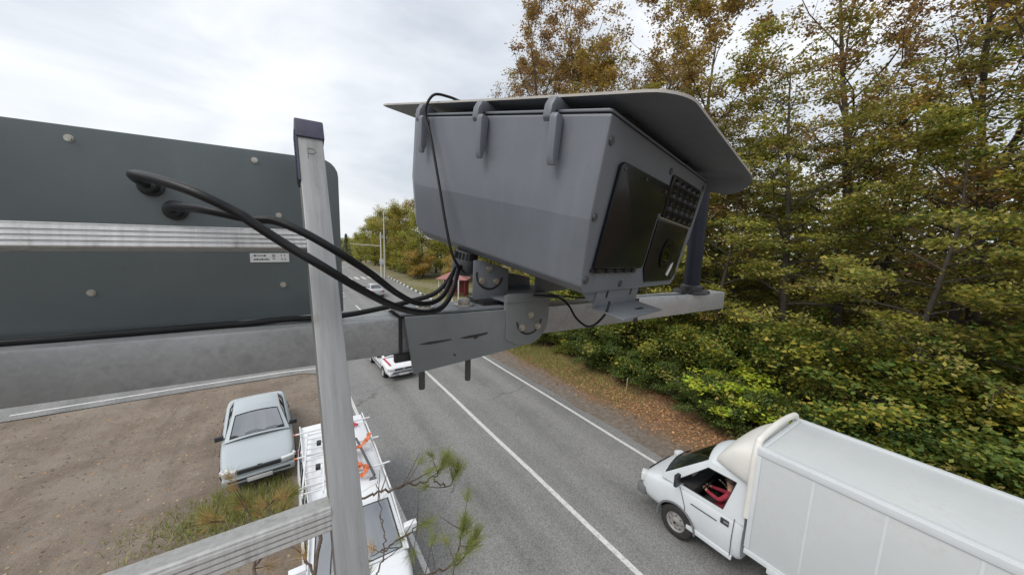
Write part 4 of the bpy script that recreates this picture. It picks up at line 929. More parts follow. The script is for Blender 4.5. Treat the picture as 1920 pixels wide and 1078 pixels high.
tr = empty('warning_triangle', (1.42, 10.15, 2.06), (0, 0, 0), 'red and white warning triangle lying at the rear of the van roof', 'warning triangle')
mb = MB()
T = [(0, 0.24), (-0.21, -0.12), (0.21, -0.12)]
for i in range(3):
    a, b = Vector((*T[i], 0)), Vector((*T[(i + 1) % 3], 0)); mb.tube([a, b], 0.028, 6)
mb.build('red_frame', M['car_red'], tr, smooth=50)
mb = MB(); mb.prism([(0.55 * a, 0.55 * b) for a, b in T], -0.012, 0.012); mb.build('white_centre', M['plate_white'], tr)

# ------------------------------------------------------------------ box truck
TX, TY = 9.08, 4.10       # x of the centre line, y of the front axle
DZ = 0.07
tst = [(1.06, 0.62, 0.42, 0.72, 0.74), (1.03, 0.80, 0.36, 0.84, 0.87), (0.93, 0.90, 0.32, 0.93, 0.98), (0.66, 0.955, 0.30, 1.02, 1.10), (0.30, 0.965, 0.30, 1.11, 1.20), (0.02, 0.97, 0.30, 1.17, 1.27), (-0.25, 0.975, 0.30, 1.21, 1.28), (-1.0, 0.975, 0.30, 1.23, 1.28), (-1.30, 0.97, 0.30, 1.23, 1.28), (-1.34, 0.95, 0.33, 1.20, 1.25)]
tst = [(y, w, zb + 0.10, zs + DZ, zt + DZ) for y, w, zb, zs, zt in tst]
tg = dict(wb=0.915, wt=0.74, wbr=0.935, wtr=0.80, yf0=0.46, zf=1.22, yf1=-0.52, zt=2.08, yr0=-1.325, zr=1.27, yr1=-1.28, ztr=2.13, ws=(0.06, 0.94, 0.06, 0.93), rw=[(0.2, 0.8, 0.3, 0.85)], side=[(0.24, 0.86, 0.10, 0.84)], crown=0.07, bulge=0.20, bulger=0.01)
PT = dict(glass='glass_truck', st=tst, wheels=(0.0,), r=0.375, tw=0.95, ww=0.20, g=tg, truck=True, seats=[(-0.44, -0.78), (0.44, -0.78)], seat_z=0.86, dash=(-0.06, 1.20, 0.80), cavity=(0.86, -1.24, -0.02, 0.60, 1.60), open=[0])
def make_car_truck():
    P = PT; root, k = make_car('box_truck', dict(P, wheels=(0.0,)), 'truck_white', 'white box truck with cream roof fairing, cab door window open', (TX, TY, 0), 0.0, 'truck')
    root.scale = (1.08, 1.10, 1.13); return root, k
tk, k = make_car_truck()
for s in (1, -1):
    blk(tk, 'headlight', (s * 0.79, 0.965, 0.90), (0.24, 0.17, 0.22), 'lamp_lens', 0.05, -s * 0.45)
    mb = MB(); arch = [(s * 0.975, 0.375 * 1.19 * math.cos(R(a)), 0.375 + 0.375 * 1.19 * math.sin(R(a))) for a in range(-8, 190, 11)]
    mb.tube(arch, 0.024, 8); mb.build('wheel_arch', M['trim_grey'], tk, smooth=50)
    mb = MB(); mb.tube([(s * 0.955, -0.22, 0.50), (s * 0.977, -0.18, 0.90), (s * 0.955, -0.02, 1.27)], 0.007, 5); mb.build('door_seam', M['trim_dark'], tk)
    mb = MB(); mb.tube([(s * 0.965, -1.16, 0.50), (s * 0.985, -1.16, 0.90), (s * 0.945, -1.16, 1.31)], 0.007, 5); mb.build('door_seam', M['trim_dark'], tk)
    blk(tk, 'door_handle', (s * 0.972, -1.00, 1.14), (0.018, 0.16, 0.12), 'trim_dark', 0.006); blk(tk, 'handle_grip', (s * 0.984, -1.03, 1.15), (0.016, 0.09, 0.045), 'chrome', 0.006)
    blk(tk, 'side_moulding', (s * 0.978, -0.58, 1.06), (0.012, 0.55, 0.018), 'trim_dark', 0.004)
    blk(tk, 'sill', (s * 0.938, -0.72, 0.47), (0.06, 0.95, 0.10), 'truck_white', 0.02)
    mb = MB(); mb.tube([(s * 0.90, -0.02, 1.32), (s * 1.02, 0.0, 1.37), (s * 1.05, 0.0, 1.46)], 0.014, 6); mb.box((s * 1.07, 0.0, 1.46), (0.16, 0.07, 0.27)); mb.build('door_mirror', M['trim_dark'], tk, bevel=0.008)
blk(tk, 'bumper', (0, 0.96, 0.57), (1.84, 0.26, 0.24), 'trim_grey', 0.06); blk(tk, 'grille', (0, 1.055, 0.87), (0.9, 0.03, 0.13), 'trim_dark', 0.01); blk(tk, 'number_plate', (0, 1.116, 0.57), (0.52, 0.012, 0.112), 'plate_white', 0.003)
# roof fairing: a shell that swells from the cab roof to the box front
st = []
for (y, w, z0, z1) in ((-0.54, 0.62, 2.10, 2.15), (-0.60, 0.70, 2.11, 2.27), (-0.70, 0.78, 2.11, 2.50), (-0.88, 0.86, 2.06, 2.74), (-1.08, 0.93, 2.07, 2.92), (-1.30, 0.985, 2.05, 3.02), (-1.42, 1.00, 2.02, 3.05)):
    st.append((y, w, z0, z0 + (z1 - z0) * 0.80, z1))
me = loft_mesh('roof_fairing', st, [M['fairing_cream']]); fa = link('roof_fairing', me, tk); md = fa.modifiers.new('s', 'SUBSURF'); md.levels = md.render_levels = 2; bake(fa); smooth_mesh(fa.data, 50)
rim = [(a, b + 0.06, c) for a, b, c in [(-1.015, -1.43, 1.55), (-1.03, -1.44, 2.1), (-1.03, -1.44, 2.75), (-0.95, -1.44, 3.02), (-0.80, -1.44, 3.11), (0, -1.44, 3.17), (0.80, -1.44, 3.11), (0.95, -1.44, 3.02), (1.03, -1.44, 2.75), (1.03, -1.44, 2.1), (1.015, -1.43, 1.55)]]
mb = MB(); mb.tube(spline(rim, 6), 0.060, 10); mb.build('fairing_rim', M['fairing_cream'], tk, smooth=60)
# cargo box
bx0, bx1, by0, by1, bz0, bz1 = -1.04, 1.04, -4.75, -1.42, 0.86, 2.98
mb = MB(); mb.box(((bx0 + bx1) / 2, (by0 + by1) / 2, (bz0 + bz1) / 2), (bx1 - bx0, by1 - by0, bz1 - bz0)); cb = mb.build('cargo_box', M['box_white'], tk, bevel=0.012)
mb = MB()
for s in (1, -1):
    mb.box((s * 1.042, (by0 + by1) / 2, bz1 - 0.05), (0.035, by1 - by0 + 0.01, 0.12)); mb.box((s * 1.042, (by0 + by1) / 2, bz0 + 0.04), (0.035, by1 - by0 + 0.01, 0.10)); mb.box((s * 1.042, by1 - 0.03, (bz0 + bz1) / 2), (0.034, 0.085, bz1 - bz0 - 0.24)); mb.box((s * 0.98, (by0 + by1) / 2, bz1 + 0.012), (0.12, by1 - by0 + 0.012, 0.03))
mb.box((0, by1 - 0.03, bz1 + 0.012), (1.82, 0.09, 0.028))
mb.build('edge_trim', M['truck_white'], cb, bevel=0.006)
mb = MB(); mb.box((0, -2.9, 0.72), (0.9, 3.9, 0.16));
for s in (1, -1): mb.box((s * 0.95, -2.35, 0.84), (0.12, 0.14, 0.16)); mb.box((s * 0.95, -3.2, 0.84), (0.12, 0.14, 0.16))
mb.build('chassis', M['trim_dark'], tk)
for yy in (-2.25, -3.1, -3.95):
    for s in (1, -1): blk(cb, 'panel_joint', (s * 1.0415, yy, (bz0 + bz1) / 2 - 0.01), (0.006, 0.035, bz1 - bz0 - 0.25), 'truck_white', 0.001)
blk(tk, 'step_bracket', (-1.0, -1.92, 0.83), (0.14, 0.22, 0.14), 'truck_white', 0.015)
for s in (1, -1): wheel(tk, s * 0.85, -2.9, 0.375, 0.20, False, True)

# driver in red, seated at the wheel (sub-metre figure seen through the open window)
def driver():
    bm = bmesh.new(); sl_ = None
    me = bpy.data.meshes.new('person')
    V = [(-0.44, -0.80, 1.00), (-0.44, -0.86, 1.20), (-0.44, -0.90, 1.38), (-0.44, -0.88, 1.52), (-0.44, -0.86, 1.60), (-0.44, -0.84, 1.72), (-0.44, -0.83, 1.83),
         (-0.60, -0.88, 1.50), (-0.655, -0.74, 1.33), (-0.56, -0.46, 1.31), (-0.52, -0.385, 1.32),
         (-0.28, -0.88, 1.50), (-0.225, -0.74, 1.33), (-0.30, -0.46, 1.31), (-0.34, -0.385, 1.32),
         (-0.54, -0.62, 1.01), (-0.55, -0.36, 1.03), (-0.55, -0.24, 0.72), (-0.34, -0.62, 1.01), (-0.33, -0.36, 1.03), (-0.33, -0.24, 0.72)]
    Rr = [(0.15, 0.12), (0.155, 0.11), (0.17, 0.115), (0.10, 0.085), (0.055, 0.055), (0.080, 0.092), (0.072, 0.085),
          (0.072, 0.072), (0.052, 0.052), (0.040, 0.040), (0.036, 0.032), (0.072, 0.072), (0.052, 0.052), (0.040, 0.040), (0.036, 0.032),
          (0.095, 0.085), (0.075, 0.075), (0.055, 0.055), (0.095, 0.085), (0.075, 0.075), (0.055, 0.055)]
    E = [(0, 1), (1, 2), (2, 3), (3, 4), (4, 5), (5, 6), (3, 7), (7, 8), (8, 9), (9, 10), (3, 11), (11, 12), (12, 13), (13, 14), (0, 15), (15, 16), (16, 17), (0, 18), (18, 19), (19, 20)]
    me.from_pydata(V, E, []); o = link('person', me)
    md = o.modifiers.new('skin', 'SKIN'); md.use_smooth_shade = True
    lay = me.skin_vertices[0].data if me.skin_vertices else None
    if lay is None:
        bm.from_mesh(me); bm.verts.layers.skin.verify(); bm.to_mesh(me); lay = me.skin_vertices[0].data
    for i, r_ in enumerate(Rr): lay[i].radius = r_; lay[i].use_root = (i == 0)
    bm.free()
    md = o.modifiers.new('sub', 'SUBSURF'); md.levels = md.render_levels = 2
    bake(o)
    for m in ('shirt_red', 'skin', 'trim_dark'): o.data.materials.append(M[m])
    for p in o.data.polygons:
        c = p.center; p.use_smooth = True
        p.material_index = 1 if c.z > 1.585 or (c.y > -0.43 and c.z > 1.2) else (2 if c.z < 1.10 else 0)
    o.location = (TX, TY, 0); o.scale = (1.08, 1.08, 1.10)
    tag(o, 'driver in a red top with arms on the wheel, seated in the truck cab', 'person')
    mb = MB(); mb.lathe([(0.001, 0.118), (0.05, 0.108), (0.085, 0.07), (0.098, 0.02), (0.094, -0.03)], (-0.44, -0.855, 1.775), 'Z', 16); mb.build('hair', M['hair_grey'], o, smooth=60)
    for s in (1, -1):
        mb = MB(); mb.lathe([(0.001, 0.016), (0.012, 0.011), (0.016, 0.0), (0.012, -0.011), (0.001, -0.016)], (-0.44 + s * 0.086, -0.835, 1.755), 'Z', 10); mb.build('ear', M['skin'], o, smooth=60)
        mb = MB(); mb.lathe([(0.001, 0.007), (0.006, 0.005), (0.008, 0.0), (0.006, -0.005), (0.001, -0.007)], (-0.44 + s * 0.032, -0.748, 1.775), 'Z', 8); mb.build('eye', M['ink_black'], o, smooth=60)
        for kf in range(4):
            x = -0.44 + s * 0.085; zz = 1.345 - kf * 0.017
            mb = MB(); mb.tube(spline([(x, -0.385, zz), (x - s * 0.004, -0.345, zz + 0.004), (x - s * 0.012, -0.328, zz - 0.008), (x - s * 0.012, -0.345, zz - 0.020)], 3), [0.0095] * 10, 6); mb.build('finger', M['skin'], o, smooth=60)
        mb = MB(); mb.tube(spline([(x, -0.40, 1.345), (x - s * 0.03, -0.37, 1.36), (x - s * 0.045, -0.345, 1.352)], 3), 0.0105, 6); mb.build('thumb', M['skin'], o, smooth=60)
    mb = MB(); mb.add([(-0.44, -0.738, 1.765), (-0.452, -0.742, 1.735), (-0.428, -0.742, 1.735), (-0.44, -0.722, 1.738), (-0.44, -0.745, 1.728)], [(0, 1, 3), (0, 3, 2), (1, 4, 3), (3, 4, 2)]); mb.build('nose', M['skin'], o, smooth=60)
    mb = MB(); mb.box((-0.44, -0.7465, 1.708), (0.045, 0.006, 0.008)); mb.build('mouth', M['hair_grey'], o)
driver()

# ================================================================== bus stop, poles, stake
bs = empty('bus_shelter', (18.2, 39.8, -0.02), (0, 0, R(-38)), 'red timber shelter with a faded pink hipped roof beside the road ahead', 'shelter')
mb = MB(); a, b = 1.95, 1.45
mb.add([(-a, -b, 2.15), (a, -b, 2.15), (a, b, 2.15), (-a, b, 2.15), (0, 0, 3.15), (-a, -b, 2.09), (a, -b, 2.09), (a, b, 2.09), (-a, b, 2.09)], [(0, 1, 4), (1, 2, 4), (2, 3, 4), (3, 0, 4), (0, 1, 6, 5), (1, 2, 7, 6), (2, 3, 8, 7), (3, 0, 5, 8), (8, 7, 6, 5)]); mb.build('roof', M['roof_red'], bs)
for x in (-1.6, 1.6):
    for y in (-1.1, 1.1): blk(bs, 'post', (x, y, 1.05), (0.12, 0.12, 2.1), 'wall_red' if x > 0 else 'post_white', 0.01)
for i in range(14): blk(bs, 'wall_board', (-1.5 + i * 0.23, 1.12, 1.1), (0.215, 0.04, 1.95), 'wall_red', 0.008)
for i in range(9): blk(bs, 'wall_board', (1.62, -1.0 + i * 0.24, 1.1), (0.04, 0.225, 1.95), 'wall_red', 0.008)
for i in range(3): blk(bs, 'rail', (0, -1.12, 0.35 + i * 0.28), (3.1, 0.05, 0.09), 'wall_red', 0.01)
blk(bs, 'bench', (0, 0.75, 0.45), (2.6, 0.4, 0.06), 'wall_red', 0.01)
for (x, y, h, lab) in ((15.2, 33.6, 1.9, 'white post just left of the red shelter, nearer the kerb'), (16.1, 34.0, 2.6, 'taller white post in front of the red shelter')):
    o = empty('white_post', (x, y, -0.03), label=lab, cat='post'); mb = MB(); mb.cyl((0, 0, 0), (0, 0, h), 0.075, 0.07, 12); mb.build('shaft', M['post_white'], o, smooth=50); mb = MB(); mb.lathe([(0.085, h - 0.01), (0.085, h + 0.03), (0.03, h + 0.09), (0.001, h + 0.1)], n=12); mb.build('cap', M['post_white'], o, smooth=40)
lp = empty('street_pole', (14.75, 59.6, -0.02), label='tall pale street pole by the far trees, the taller of the pair', cat='pole')
mb = MB(); mb.cyl((0, 0, 0), (0, 0, 10.9), 0.16, 0.07, 14); mb.build('shaft', M['pole_pale'], lp, smooth=50)
mb = MB(); mb.lathe([(0.085, 10.88), (0.085, 10.93), (0.001, 10.97)], n=12); mb.build('pole_cap', M['pole_pale'], lp, smooth=40)
sp_ = empty('signal_pole', (14.05, 59.0, -0.02), label='shorter pale pole with a long arm over the road and a small sign', cat='pole')
mb = MB(); mb.cyl((0, 0, 0), (0, 0, 7.6), 0.15, 0.10, 14); mb.build('shaft', M['pole_pale'], sp_, smooth=50)
mb = MB(); mb.tube([(0, 0, 5.35), (-2.5, 0, 5.5), (-4.6, 0, 5.65)], [0.075, 0.06, 0.045], 8); mb.build('mast_arm', M['pole_pale'], sp_, smooth=50)
blk(sp_, 'sign_plate', (0.05, -0.19, 2.75), (0.7, 0.03, 0.9), 'sign_blue', 0.01)
sk = empty('wooden_stake', (14.05, 10.25, -0.03), (R(3), R(-2), 0), 'pale wooden stake standing in the leaf litter', 'stake')
mb = MB(); mb.box((0, 0, 0.38), (0.055, 0.045, 0.80)); mb.build('shaft', M['stake_wood'], sk, bevel=0.006); mb = MB(); mb.box((0, 0, 0.80), (0.057, 0.047, 0.04), taper=0.5); mb.build('tip', M['stake_wood'], sk)

# ================================================================== vegetation
def leaves_mesh(name, cen, size, mats, midx, rng, up=0.55, aspect=0.62, szvar=0.35):
    n = len(cen); nrm = rng.normal(size=(n, 3)); nrm[:, 2] = np.abs(nrm[:, 2]) + up * 2; nrm /= np.linalg.norm(nrm, axis=1)[:, None]
    a = rng.normal(size=(n, 3)); u = np.cross(nrm, a); u /= np.linalg.norm(u, axis=1)[:, None] + 1e-9; v = np.cross(nrm, u)
    s = size * (1 + (szvar + 0.15) * rng.uniform(-1, 1, n))[:, None] * 0.5
    P = np.empty((n, 4, 3)); P[:, 0] = cen - u * s; P[:, 1] = cen - v * s * aspect - nrm * s * 0.25; P[:, 2] = cen + u * s - nrm * s * 0.15; P[:, 3] = cen + v * s * aspect - nrm * s * 0.25
    me = bpy.data.meshes.new(name); me.vertices.add(4 * n); me.vertices.foreach_set('co', P.reshape(-1).astype(np.float32))
    me.loops.add(4 * n); me.loops.foreach_set('vertex_index', np.arange(4 * n, dtype=np.int32))
    me.polygons.add(n); me.polygons.foreach_set('loop_start', np.arange(0, 4 * n, 4, dtype=np.int32)); me.polygons.foreach_set('loop_total', np.full(n, 4, dtype=np.int32))
    for m in mats: me.materials.append(M[m])
    me.polygons.foreach_set('material_index', np.asarray(midx, dtype=np.int32)); me.update(); me.validate()
    return me
def unit(v): return v / (np.linalg.norm(v) + 1e-9)
def limb(rng, p, d, length, n, wander, lift):
    pts = [np.array(p)]; d = unit(np.array(d, float)); dirs = [d]
    for i in range(n):
        d = unit(d + rng.normal(size=3) * wander + np.array([0, 0, lift])); pts.append(pts[-1] + d * length / n); dirs.append(d)
    return pts, dirs
def make_tree_meshes(name, seed, H, r0, nl, zlo, zhi, spread, el=(10, 40), lift=0.05, twigs=7, sub=4, nleaf=20000, size=0.13, mats=('leaf_green',), wts=(1,), clump=(0.35, 0.16), shape=0.8, trunk_top=0.92, bark='bark', lean=0.04, bare=0.0, stems=1, up=0.55):
    rng = np.random.default_rng(seed); mb = MB(); anchors = []
    for st in range(stems):
        a0 = rng.uniform(0, 6.28); base = np.array([0.15 * math.cos(a0), 0.15 * math.sin(a0), -0.1]) if stems > 1 else np.array([0, 0, -0.15])
        d0 = np.array([rng.normal() * lean, rng.normal() * lean, 1]) if stems == 1 else np.array([math.cos(a0) * 0.5, math.sin(a0) * 0.5, 1])
        Ht = H * trunk_top * (1 if stems == 1 else rng.uniform(0.7, 1.0))
        tp, td = limb(rng, base, d0, Ht, 12, lean, 0.05)
        rr = [r0 * (1 - 0.9 * (i / 12)) ** 0.9 * (1.25 if i == 0 else 1) for i in range(13)]
        mb.tube(tp, rr, 8)
        m = max(2, nl // stems)
        for i in range(m):
            f = zlo + (zhi - zlo) * ((i + rng.uniform(0, 0.9)) / m); k = f / trunk_top * 12; k0 = min(int(k), 11); p = tp[k0] + (tp[k0 + 1] - tp[k0]) * (k - k0)
            t = (f - zlo) / max(1e-6, (1 - zlo)); prof = (math.sin(math.pi * min(1, 0.16 + 0.84 * t)) ** shape)
            ln = spread * (0.25 + 0.75 * prof) * rng.uniform(0.75, 1.15); az = i * 2.399 + rng.uniform(-0.5, 0.5); e = R(rng.uniform(*el)) + t * 0.35
            d = np.array([math.cos(az) * math.cos(e), math.sin(az) * math.cos(e), math.sin(e)])
            lp_, ldir = limb(rng, p, d, ln, 6, 0.13, lift); r1 = max(0.012, rr[k0] * 0.45)
            mb.tube(lp_, [r1 * (1 - 0.85 * j / 6) for j in range(7)], 5, False)
            for q in range(twigs):
                g = rng.uniform(0.25, 1.0); jj = min(int(g * 6), 5); b = lp_[jj] + (lp_[jj + 1] - lp_[jj]) * (g * 6 - jj)
                sd = unit(np.cross(ldir[jj], [0, 0, 1])) * (1 if q % 2 else -1); dd = unit(ldir[jj] * 0.6 + sd * rng.uniform(0.5, 1.1) + np.array([0, 0, rng.uniform(-0.1, 0.4)]))
                tl = ln * rng.uniform(0.22, 0.42); p2, d2 = limb(rng, b, dd, tl, 3, 0.2, lift * 0.5)
                mb.tube(p2, [r1 * 0.32, r1 * 0.22, r1 * 0.14, r1 * 0.06], 4, False)
                for s in range(sub): w = rng.uniform(0.15, 1.05); j3 = min(int(w * 3), 2); anchors.append(p2[j3] + (p2[j3 + 1] - p2[j3]) * (w * 3 - j3))
    wood = mb.mesh(name + '_wood', M[bark], smooth=60)
    A = np.array(anchors); na = len(A); keep = rng.uniform(size=na) > bare; A = A[keep]; na = len(A)
    per = rng.gamma(0.9, 1.0, na); per = per / per.sum(); idx = rng.choice(na, nleaf, p=per)
    off = rng.normal(size=(nleaf, 3)) * np.array([clump[0], clump[0], clump[1]])
    cen = A[idx] + off
    mc = rng.choice(len(mats), na, p=np.array(wts) / sum(wts)); mi = mc[idx]; fl = rng.uniform(size=nleaf) < 0.15; mi[fl] = rng.choice(len(mats), fl.sum(), p=np.array(wts) / sum(wts))
    return wood, leaves_mesh(name + '_leaves', cen, size, mats, mi, rng, up)
def plant(name, meshes, loc, rz, sc, label, cat, group=None, parts=('trunk', 'crown'), sxy=1.0):
    o = empty(name, loc, (0, 0, rz), label, cat, group); o.scale = (sc * sxy, sc * sxy, sc)
    if name == 'oak_tree': o.rotation_euler = (R(rt.uniform(-2, 4)), -R(rt.uniform(0, 4)), rz)
    link(parts[0], meshes[0], o); link(parts[1], meshes[1], o); return o
oakA = make_tree_meshes('oak_a', 11, 22, 0.26, 22, 0.30, 0.98, 5.6, (20, 55), 0.06, 8, 5, 15000, 0.15, ('leaf_brown', 'leaf_gold', 'leaf_olive'), (5, 4, 1), (0.22, 0.16), 0.6, bare=0.25)
oakB = make_tree_meshes('oak_b', 12, 20, 0.24, 22, 0.25, 0.97, 5.2, (15, 50), 0.05, 8, 5, 20000, 0.15, ('leaf_gold', 'leaf_brown', 'leaf_olive'), (5, 2, 2), (0.22, 0.16), 0.6, bare=0.15)
hornA = make_tree_meshes('horn_a', 21, 14, 0.17, 34, 0.10, 0.97, 4.6, (-4, 22), 0.0, 9, 5, 32000, 0.12, ('leaf_olive', 'leaf_yellowgreen', 'leaf_green', 'leaf_brown'), (4, 5, 1, 0.5), (0.22, 0.075), 0.55)
hornB = make_tree_meshes('horn_b', 22, 12, 0.15, 32, 0.08, 0.97, 4.2, (-6, 20), -0.01, 9, 5, 34000, 0.12, ('leaf_yellowgreen', 'leaf_olive', 'leaf_green'), (4, 4, 2), (0.22, 0.075), 0.5)
hornC = make_tree_meshes('horn_c', 23, 16, 0.20, 32, 0.15, 0.97, 4.8, (0, 30), 0.02, 9, 5, 22000, 0.13, ('leaf_olive', 'leaf_gold', 'leaf_brown', 'leaf_yellowgreen'), (5, 1, 1, 3), (0.23, 0.09), 0.55, bare=0.08)
shA = make_tree_meshes('shrub_a', 31, 2.6, 0.035, 22, 0.12, 0.98, 1.5, (5, 45), 0.03, 6, 5, 12000, 0.095, ('leaf_green', 'leaf_yellowgreen'), (5, 1), (0.16, 0.10), 0.45, stems=4, lean=0.1)
shB = make_tree_meshes('shrub_b', 32, 3.2, 0.04, 26, 0.12, 0.98, 1.8, (-5, 30), 0.0, 6, 5, 14000, 0.105, ('leaf_yellowgreen', 'leaf_green', 'leaf_olive'), (3, 4, 1), (0.20, 0.09), 0.45, stems=4, lean=0.1)
shC = make_tree_meshes('shrub_c', 33, 2.2, 0.03, 22, 0.10, 0.98, 1.5, (0, 40), 0.0, 6, 5, 12000, 0.085, ('leaf_green', 'leaf_dark'), (4, 2), (0.16, 0.09), 0.4, stems=5, lean=0.1)
brt = make_tree_meshes('sapling', 41, 3.0, 0.035, 16, 0.35, 0.98, 1.5, (-5, 25), -0.01, 6, 4, 3600, 0.15, ('leaf_bright', 'leaf_yellowgreen'), (4, 1), (0.17, 0.06), 0.6, stems=2, lean=0.08, up=0.9)
farA = make_tree_meshes('far_a', 51, 12, 0.2, 28, 0.03, 0.97, 4.0, (10, 45), 0.04, 7, 4, 13000, 0.24, ('leaf_yellowgreen', 'leaf_green', 'leaf_gold'), (6, 1, 2), (0.42, 0.30), 0.45)
farB = make_tree_meshes('far_b', 52, 11, 0.2, 28, 0.03, 0.97, 4.2, (10, 45), 0.04, 7, 4, 13000, 0.24, ('leaf_green', 'leaf_yellowgreen'), (1.5, 5), (0.42, 0.30), 0.4)
farC = make_tree_meshes('far_c', 53, 13, 0.2, 24, 0.20, 0.97, 4.0, (20, 55), 0.05, 8, 4, 8000, 0.22, ('leaf_gold', 'leaf_brown', 'leaf_olive'), (4, 3, 3), (0.40, 0.30), 0.5, bare=0.2, bark='bark_pale')
farO = make_tree_meshes('far_o', 54, 4.6, 0.1, 24, 0.06, 0.97, 2.6, (0, 40), 0.03, 7, 4, 9000, 0.17, ('leaf_orange', 'leaf_gold', 'leaf_olive'), (5, 1, 1), (0.28, 0.2), 0.35, stems=2)

GF = 'woodland trees right of the road'
LF = {'oak': 'tall thinly leaved brown-gold autumn oak in the woodland right of the road', 'horn': 'dense olive-yellow autumn tree with level branches in the woodland right of the road'}
rt = random.Random(5)
oaks = [(18.6, 27.5, 1.00, 0), (21.6, 20.4, 1.14, 0), (19.8, 22.6, 1.08, 0), (20.6, 27.2, 1.02, 0), (21.5, 24, 1.08, 1), (18.2, 19.5, 0.95, 1), (22.5, 16.5, 1.0, 0), (20.0, 10.5, 1.0, 1), (26.5, 20, 1.05, 1), (23.5, 5.0, 1.05, 0), (21, -0.5, 1.0, 1), (27, 1, 1.0, 0), (29, 33, 1.0, 1)]
for i, (x, y, s, kd) in enumerate(oaks):
    lab = LF['oak']
    if i == 0: lab = 'sparse brown autumn oak whose crown reaches farthest left above the camera visor'
    plant('oak_tree', (oakA, oakB)[kd], (x, y, bank(x, y) - 0.03), rt.uniform(0, 6.28), s, lab, 'tree', GF)
horns = [(17.3, 13.2, 0.92, 0), (19.0, 5.6, 1.0, 2), (17.6, 1.8, 0.95, 1), (18.4, 8.6, 0.95, 1), (20.4, 14.5, 1.0, 2), (22.0, 10.6, 1.0, 0), (18.2, -2.2, 1.0, 0), (22.8, 1.6, 1.05, 2), (24.5, 7.5, 1.0, 1), (26.5, 15.5, 1.1, 1), (25.5, -2.5, 1.1, 0), (20.8, 19.0, 0.85, 1), (18.8, 23.5, 0.68, 0), (23.8, 14.0, 1.05, 0), (26.8, 4.5, 1.1, 2), (20.5, -5.5, 1.0, 2)]
for i, (x, y, s, kd) in enumerate(horns): plant('hornbeam_tree', (hornA, hornB, hornC)[kd], (x, y, bank(x, y) - 0.03), rt.uniform(0, 6.28), s, LF['horn'], 'tree', GF)
GS = 'green shrubs along the woodland edge'
shr = []
for i in range(20):
    y = -3.5 + i * 1.42; x = 15.15 + rt.uniform(-0.35, 0.55) + (0.35 if y > 17 else 0) + max(0, y - 20) * 0.06; shr.append((x, y + rt.uniform(-0.4, 0.4), rt.uniform(0.62, 0.95), rt.choice((0, 1, 2, 0))))
for i in range(14):
    y = -3 + i * 2.0; shr.append((16.9 + rt.uniform(-0.4, 0.8), y + rt.uniform(-0.6, 0.6), rt.uniform(0.95, 1.45), rt.choice((0, 1, 1, 2))))
NB = len(shr)
for i in range(8):
    y = -2 + i * 3.2; shr.append((19.3 + rt.uniform(-0.6, 0.8), y + rt.uniform(-0.6, 0.6), rt.uniform(1.2, 1.6), rt.choice((0, 1))))
for i, (x, y, s, kd) in enumerate(shr): plant('shrub', (shA, shB, shC)[kd], (x, y, bank(x, y) - 0.03), rt.uniform(0, 6.28), s, 'low leafy shrub in the front row of the woodland edge' if i < 20 else 'taller leafy shrub just behind the front row of the woodland edge' if i < NB else 'big shrub in the shade under the woodland trees', 'shrub', GS if i < 20 else 'taller shrubs behind the front row' if i < NB else 'big shrubs under the trees', ('stems', 'foliage'), rt.uniform(0.95, 1.2))
plant('sapling', brt, (14.75, 5.35, -0.03), 0.6, 0.95, 'bright yellow-green sapling standing out at the woodland edge above the truck', 'sapling', None, ('stems', 'foliage'))
# deep wood behind, one mass
rng = np.random.default_rng(77); n = 95000
cx = rng.uniform(31, 46, n); cy = rng.uniform(-14, 46, n); cz = rng.beta(1.2, 1.7, n) * 14
me = leaves_mesh('deep_wood', np.stack([cx, cy, cz], 1), 0.44, ('leaf_olive', 'leaf_green', 'leaf_brown'), rng.choice(3, n, p=(0.5, 0.3, 0.2)), rng)
tag(link('deep_wood', me), 'mass of autumn foliage deep in the wood behind the nearer trees', 'wood', None, 'stuff')
# far trees beyond the bus bay
FT = 'far roadside trees beyond the bus bay'
LB = 'yellow-green autumn tree in the bank of far trees beyond the bus bay'
fars = [(21.5, 60, 0.90, farB), (20.5, 67, 1.0, farA), (25.5, 64, 1.08, farA), (19.5, 75, 0.95, farA), (24, 74, 1.05, farC), (18.6, 84, 0.85, farB), (22.5, 84, 1.0, farA), (18.4, 93, 0.72, farA), (22, 95, 0.85, farC), (28.5, 69, 1.15, farC), (30, 60, 1.1, farA), (24.5, 55, 0.8, farB), (29, 52, 0.95, farA), (33, 56, 1.1, farB), (18.8, 102, 0.62, farB), (26, 90, 1.0, farA), (32, 45, 1.0, farA), (27, 45.5, 0.7, farB), (33, 39, 1.0, farC), (29, 38, 0.9, farA)]
for (x, y, s, msx) in fars: plant('roadside_tree', msx, (x, y, tz(y) - 0.05), rt.uniform(0, 6.28), s, LB if msx is not farC else 'thinly leaved brown-gold tree rising from the bank of far trees', 'tree', FT)
for (x, y, s, lab) in ((19.6, 56.5, 1.0, 'round orange-brown bush just behind the red shelter'), (23.0, 50.5, 0.9, 'orange bush hidden right behind the shelter roof'), (26.5, 37, 0.8, 'orange-brown bush seen through the bracket under the camera')):
    plant('orange_bush', farO, (x, y, -0.05), rt.uniform(0, 6.28), s, lab, 'bush', None, ('stems', 'foliage'))
for i in range(11):
    y = 57.5 + i * 3.9; x = right_edge(y) + 3.4 + rt.uniform(-0.4, 1.2)
    plant('roadside_bush', farB if i % 3 else farA, (x, y, tz(y) - 0.05), rt.uniform(0, 6.28), rt.uniform(0.26, 0.42), 'low yellow-green bush at the foot of the far roadside trees', 'bush', 'low bushes under the far trees', ('stems', 'foliage'), 1.25)
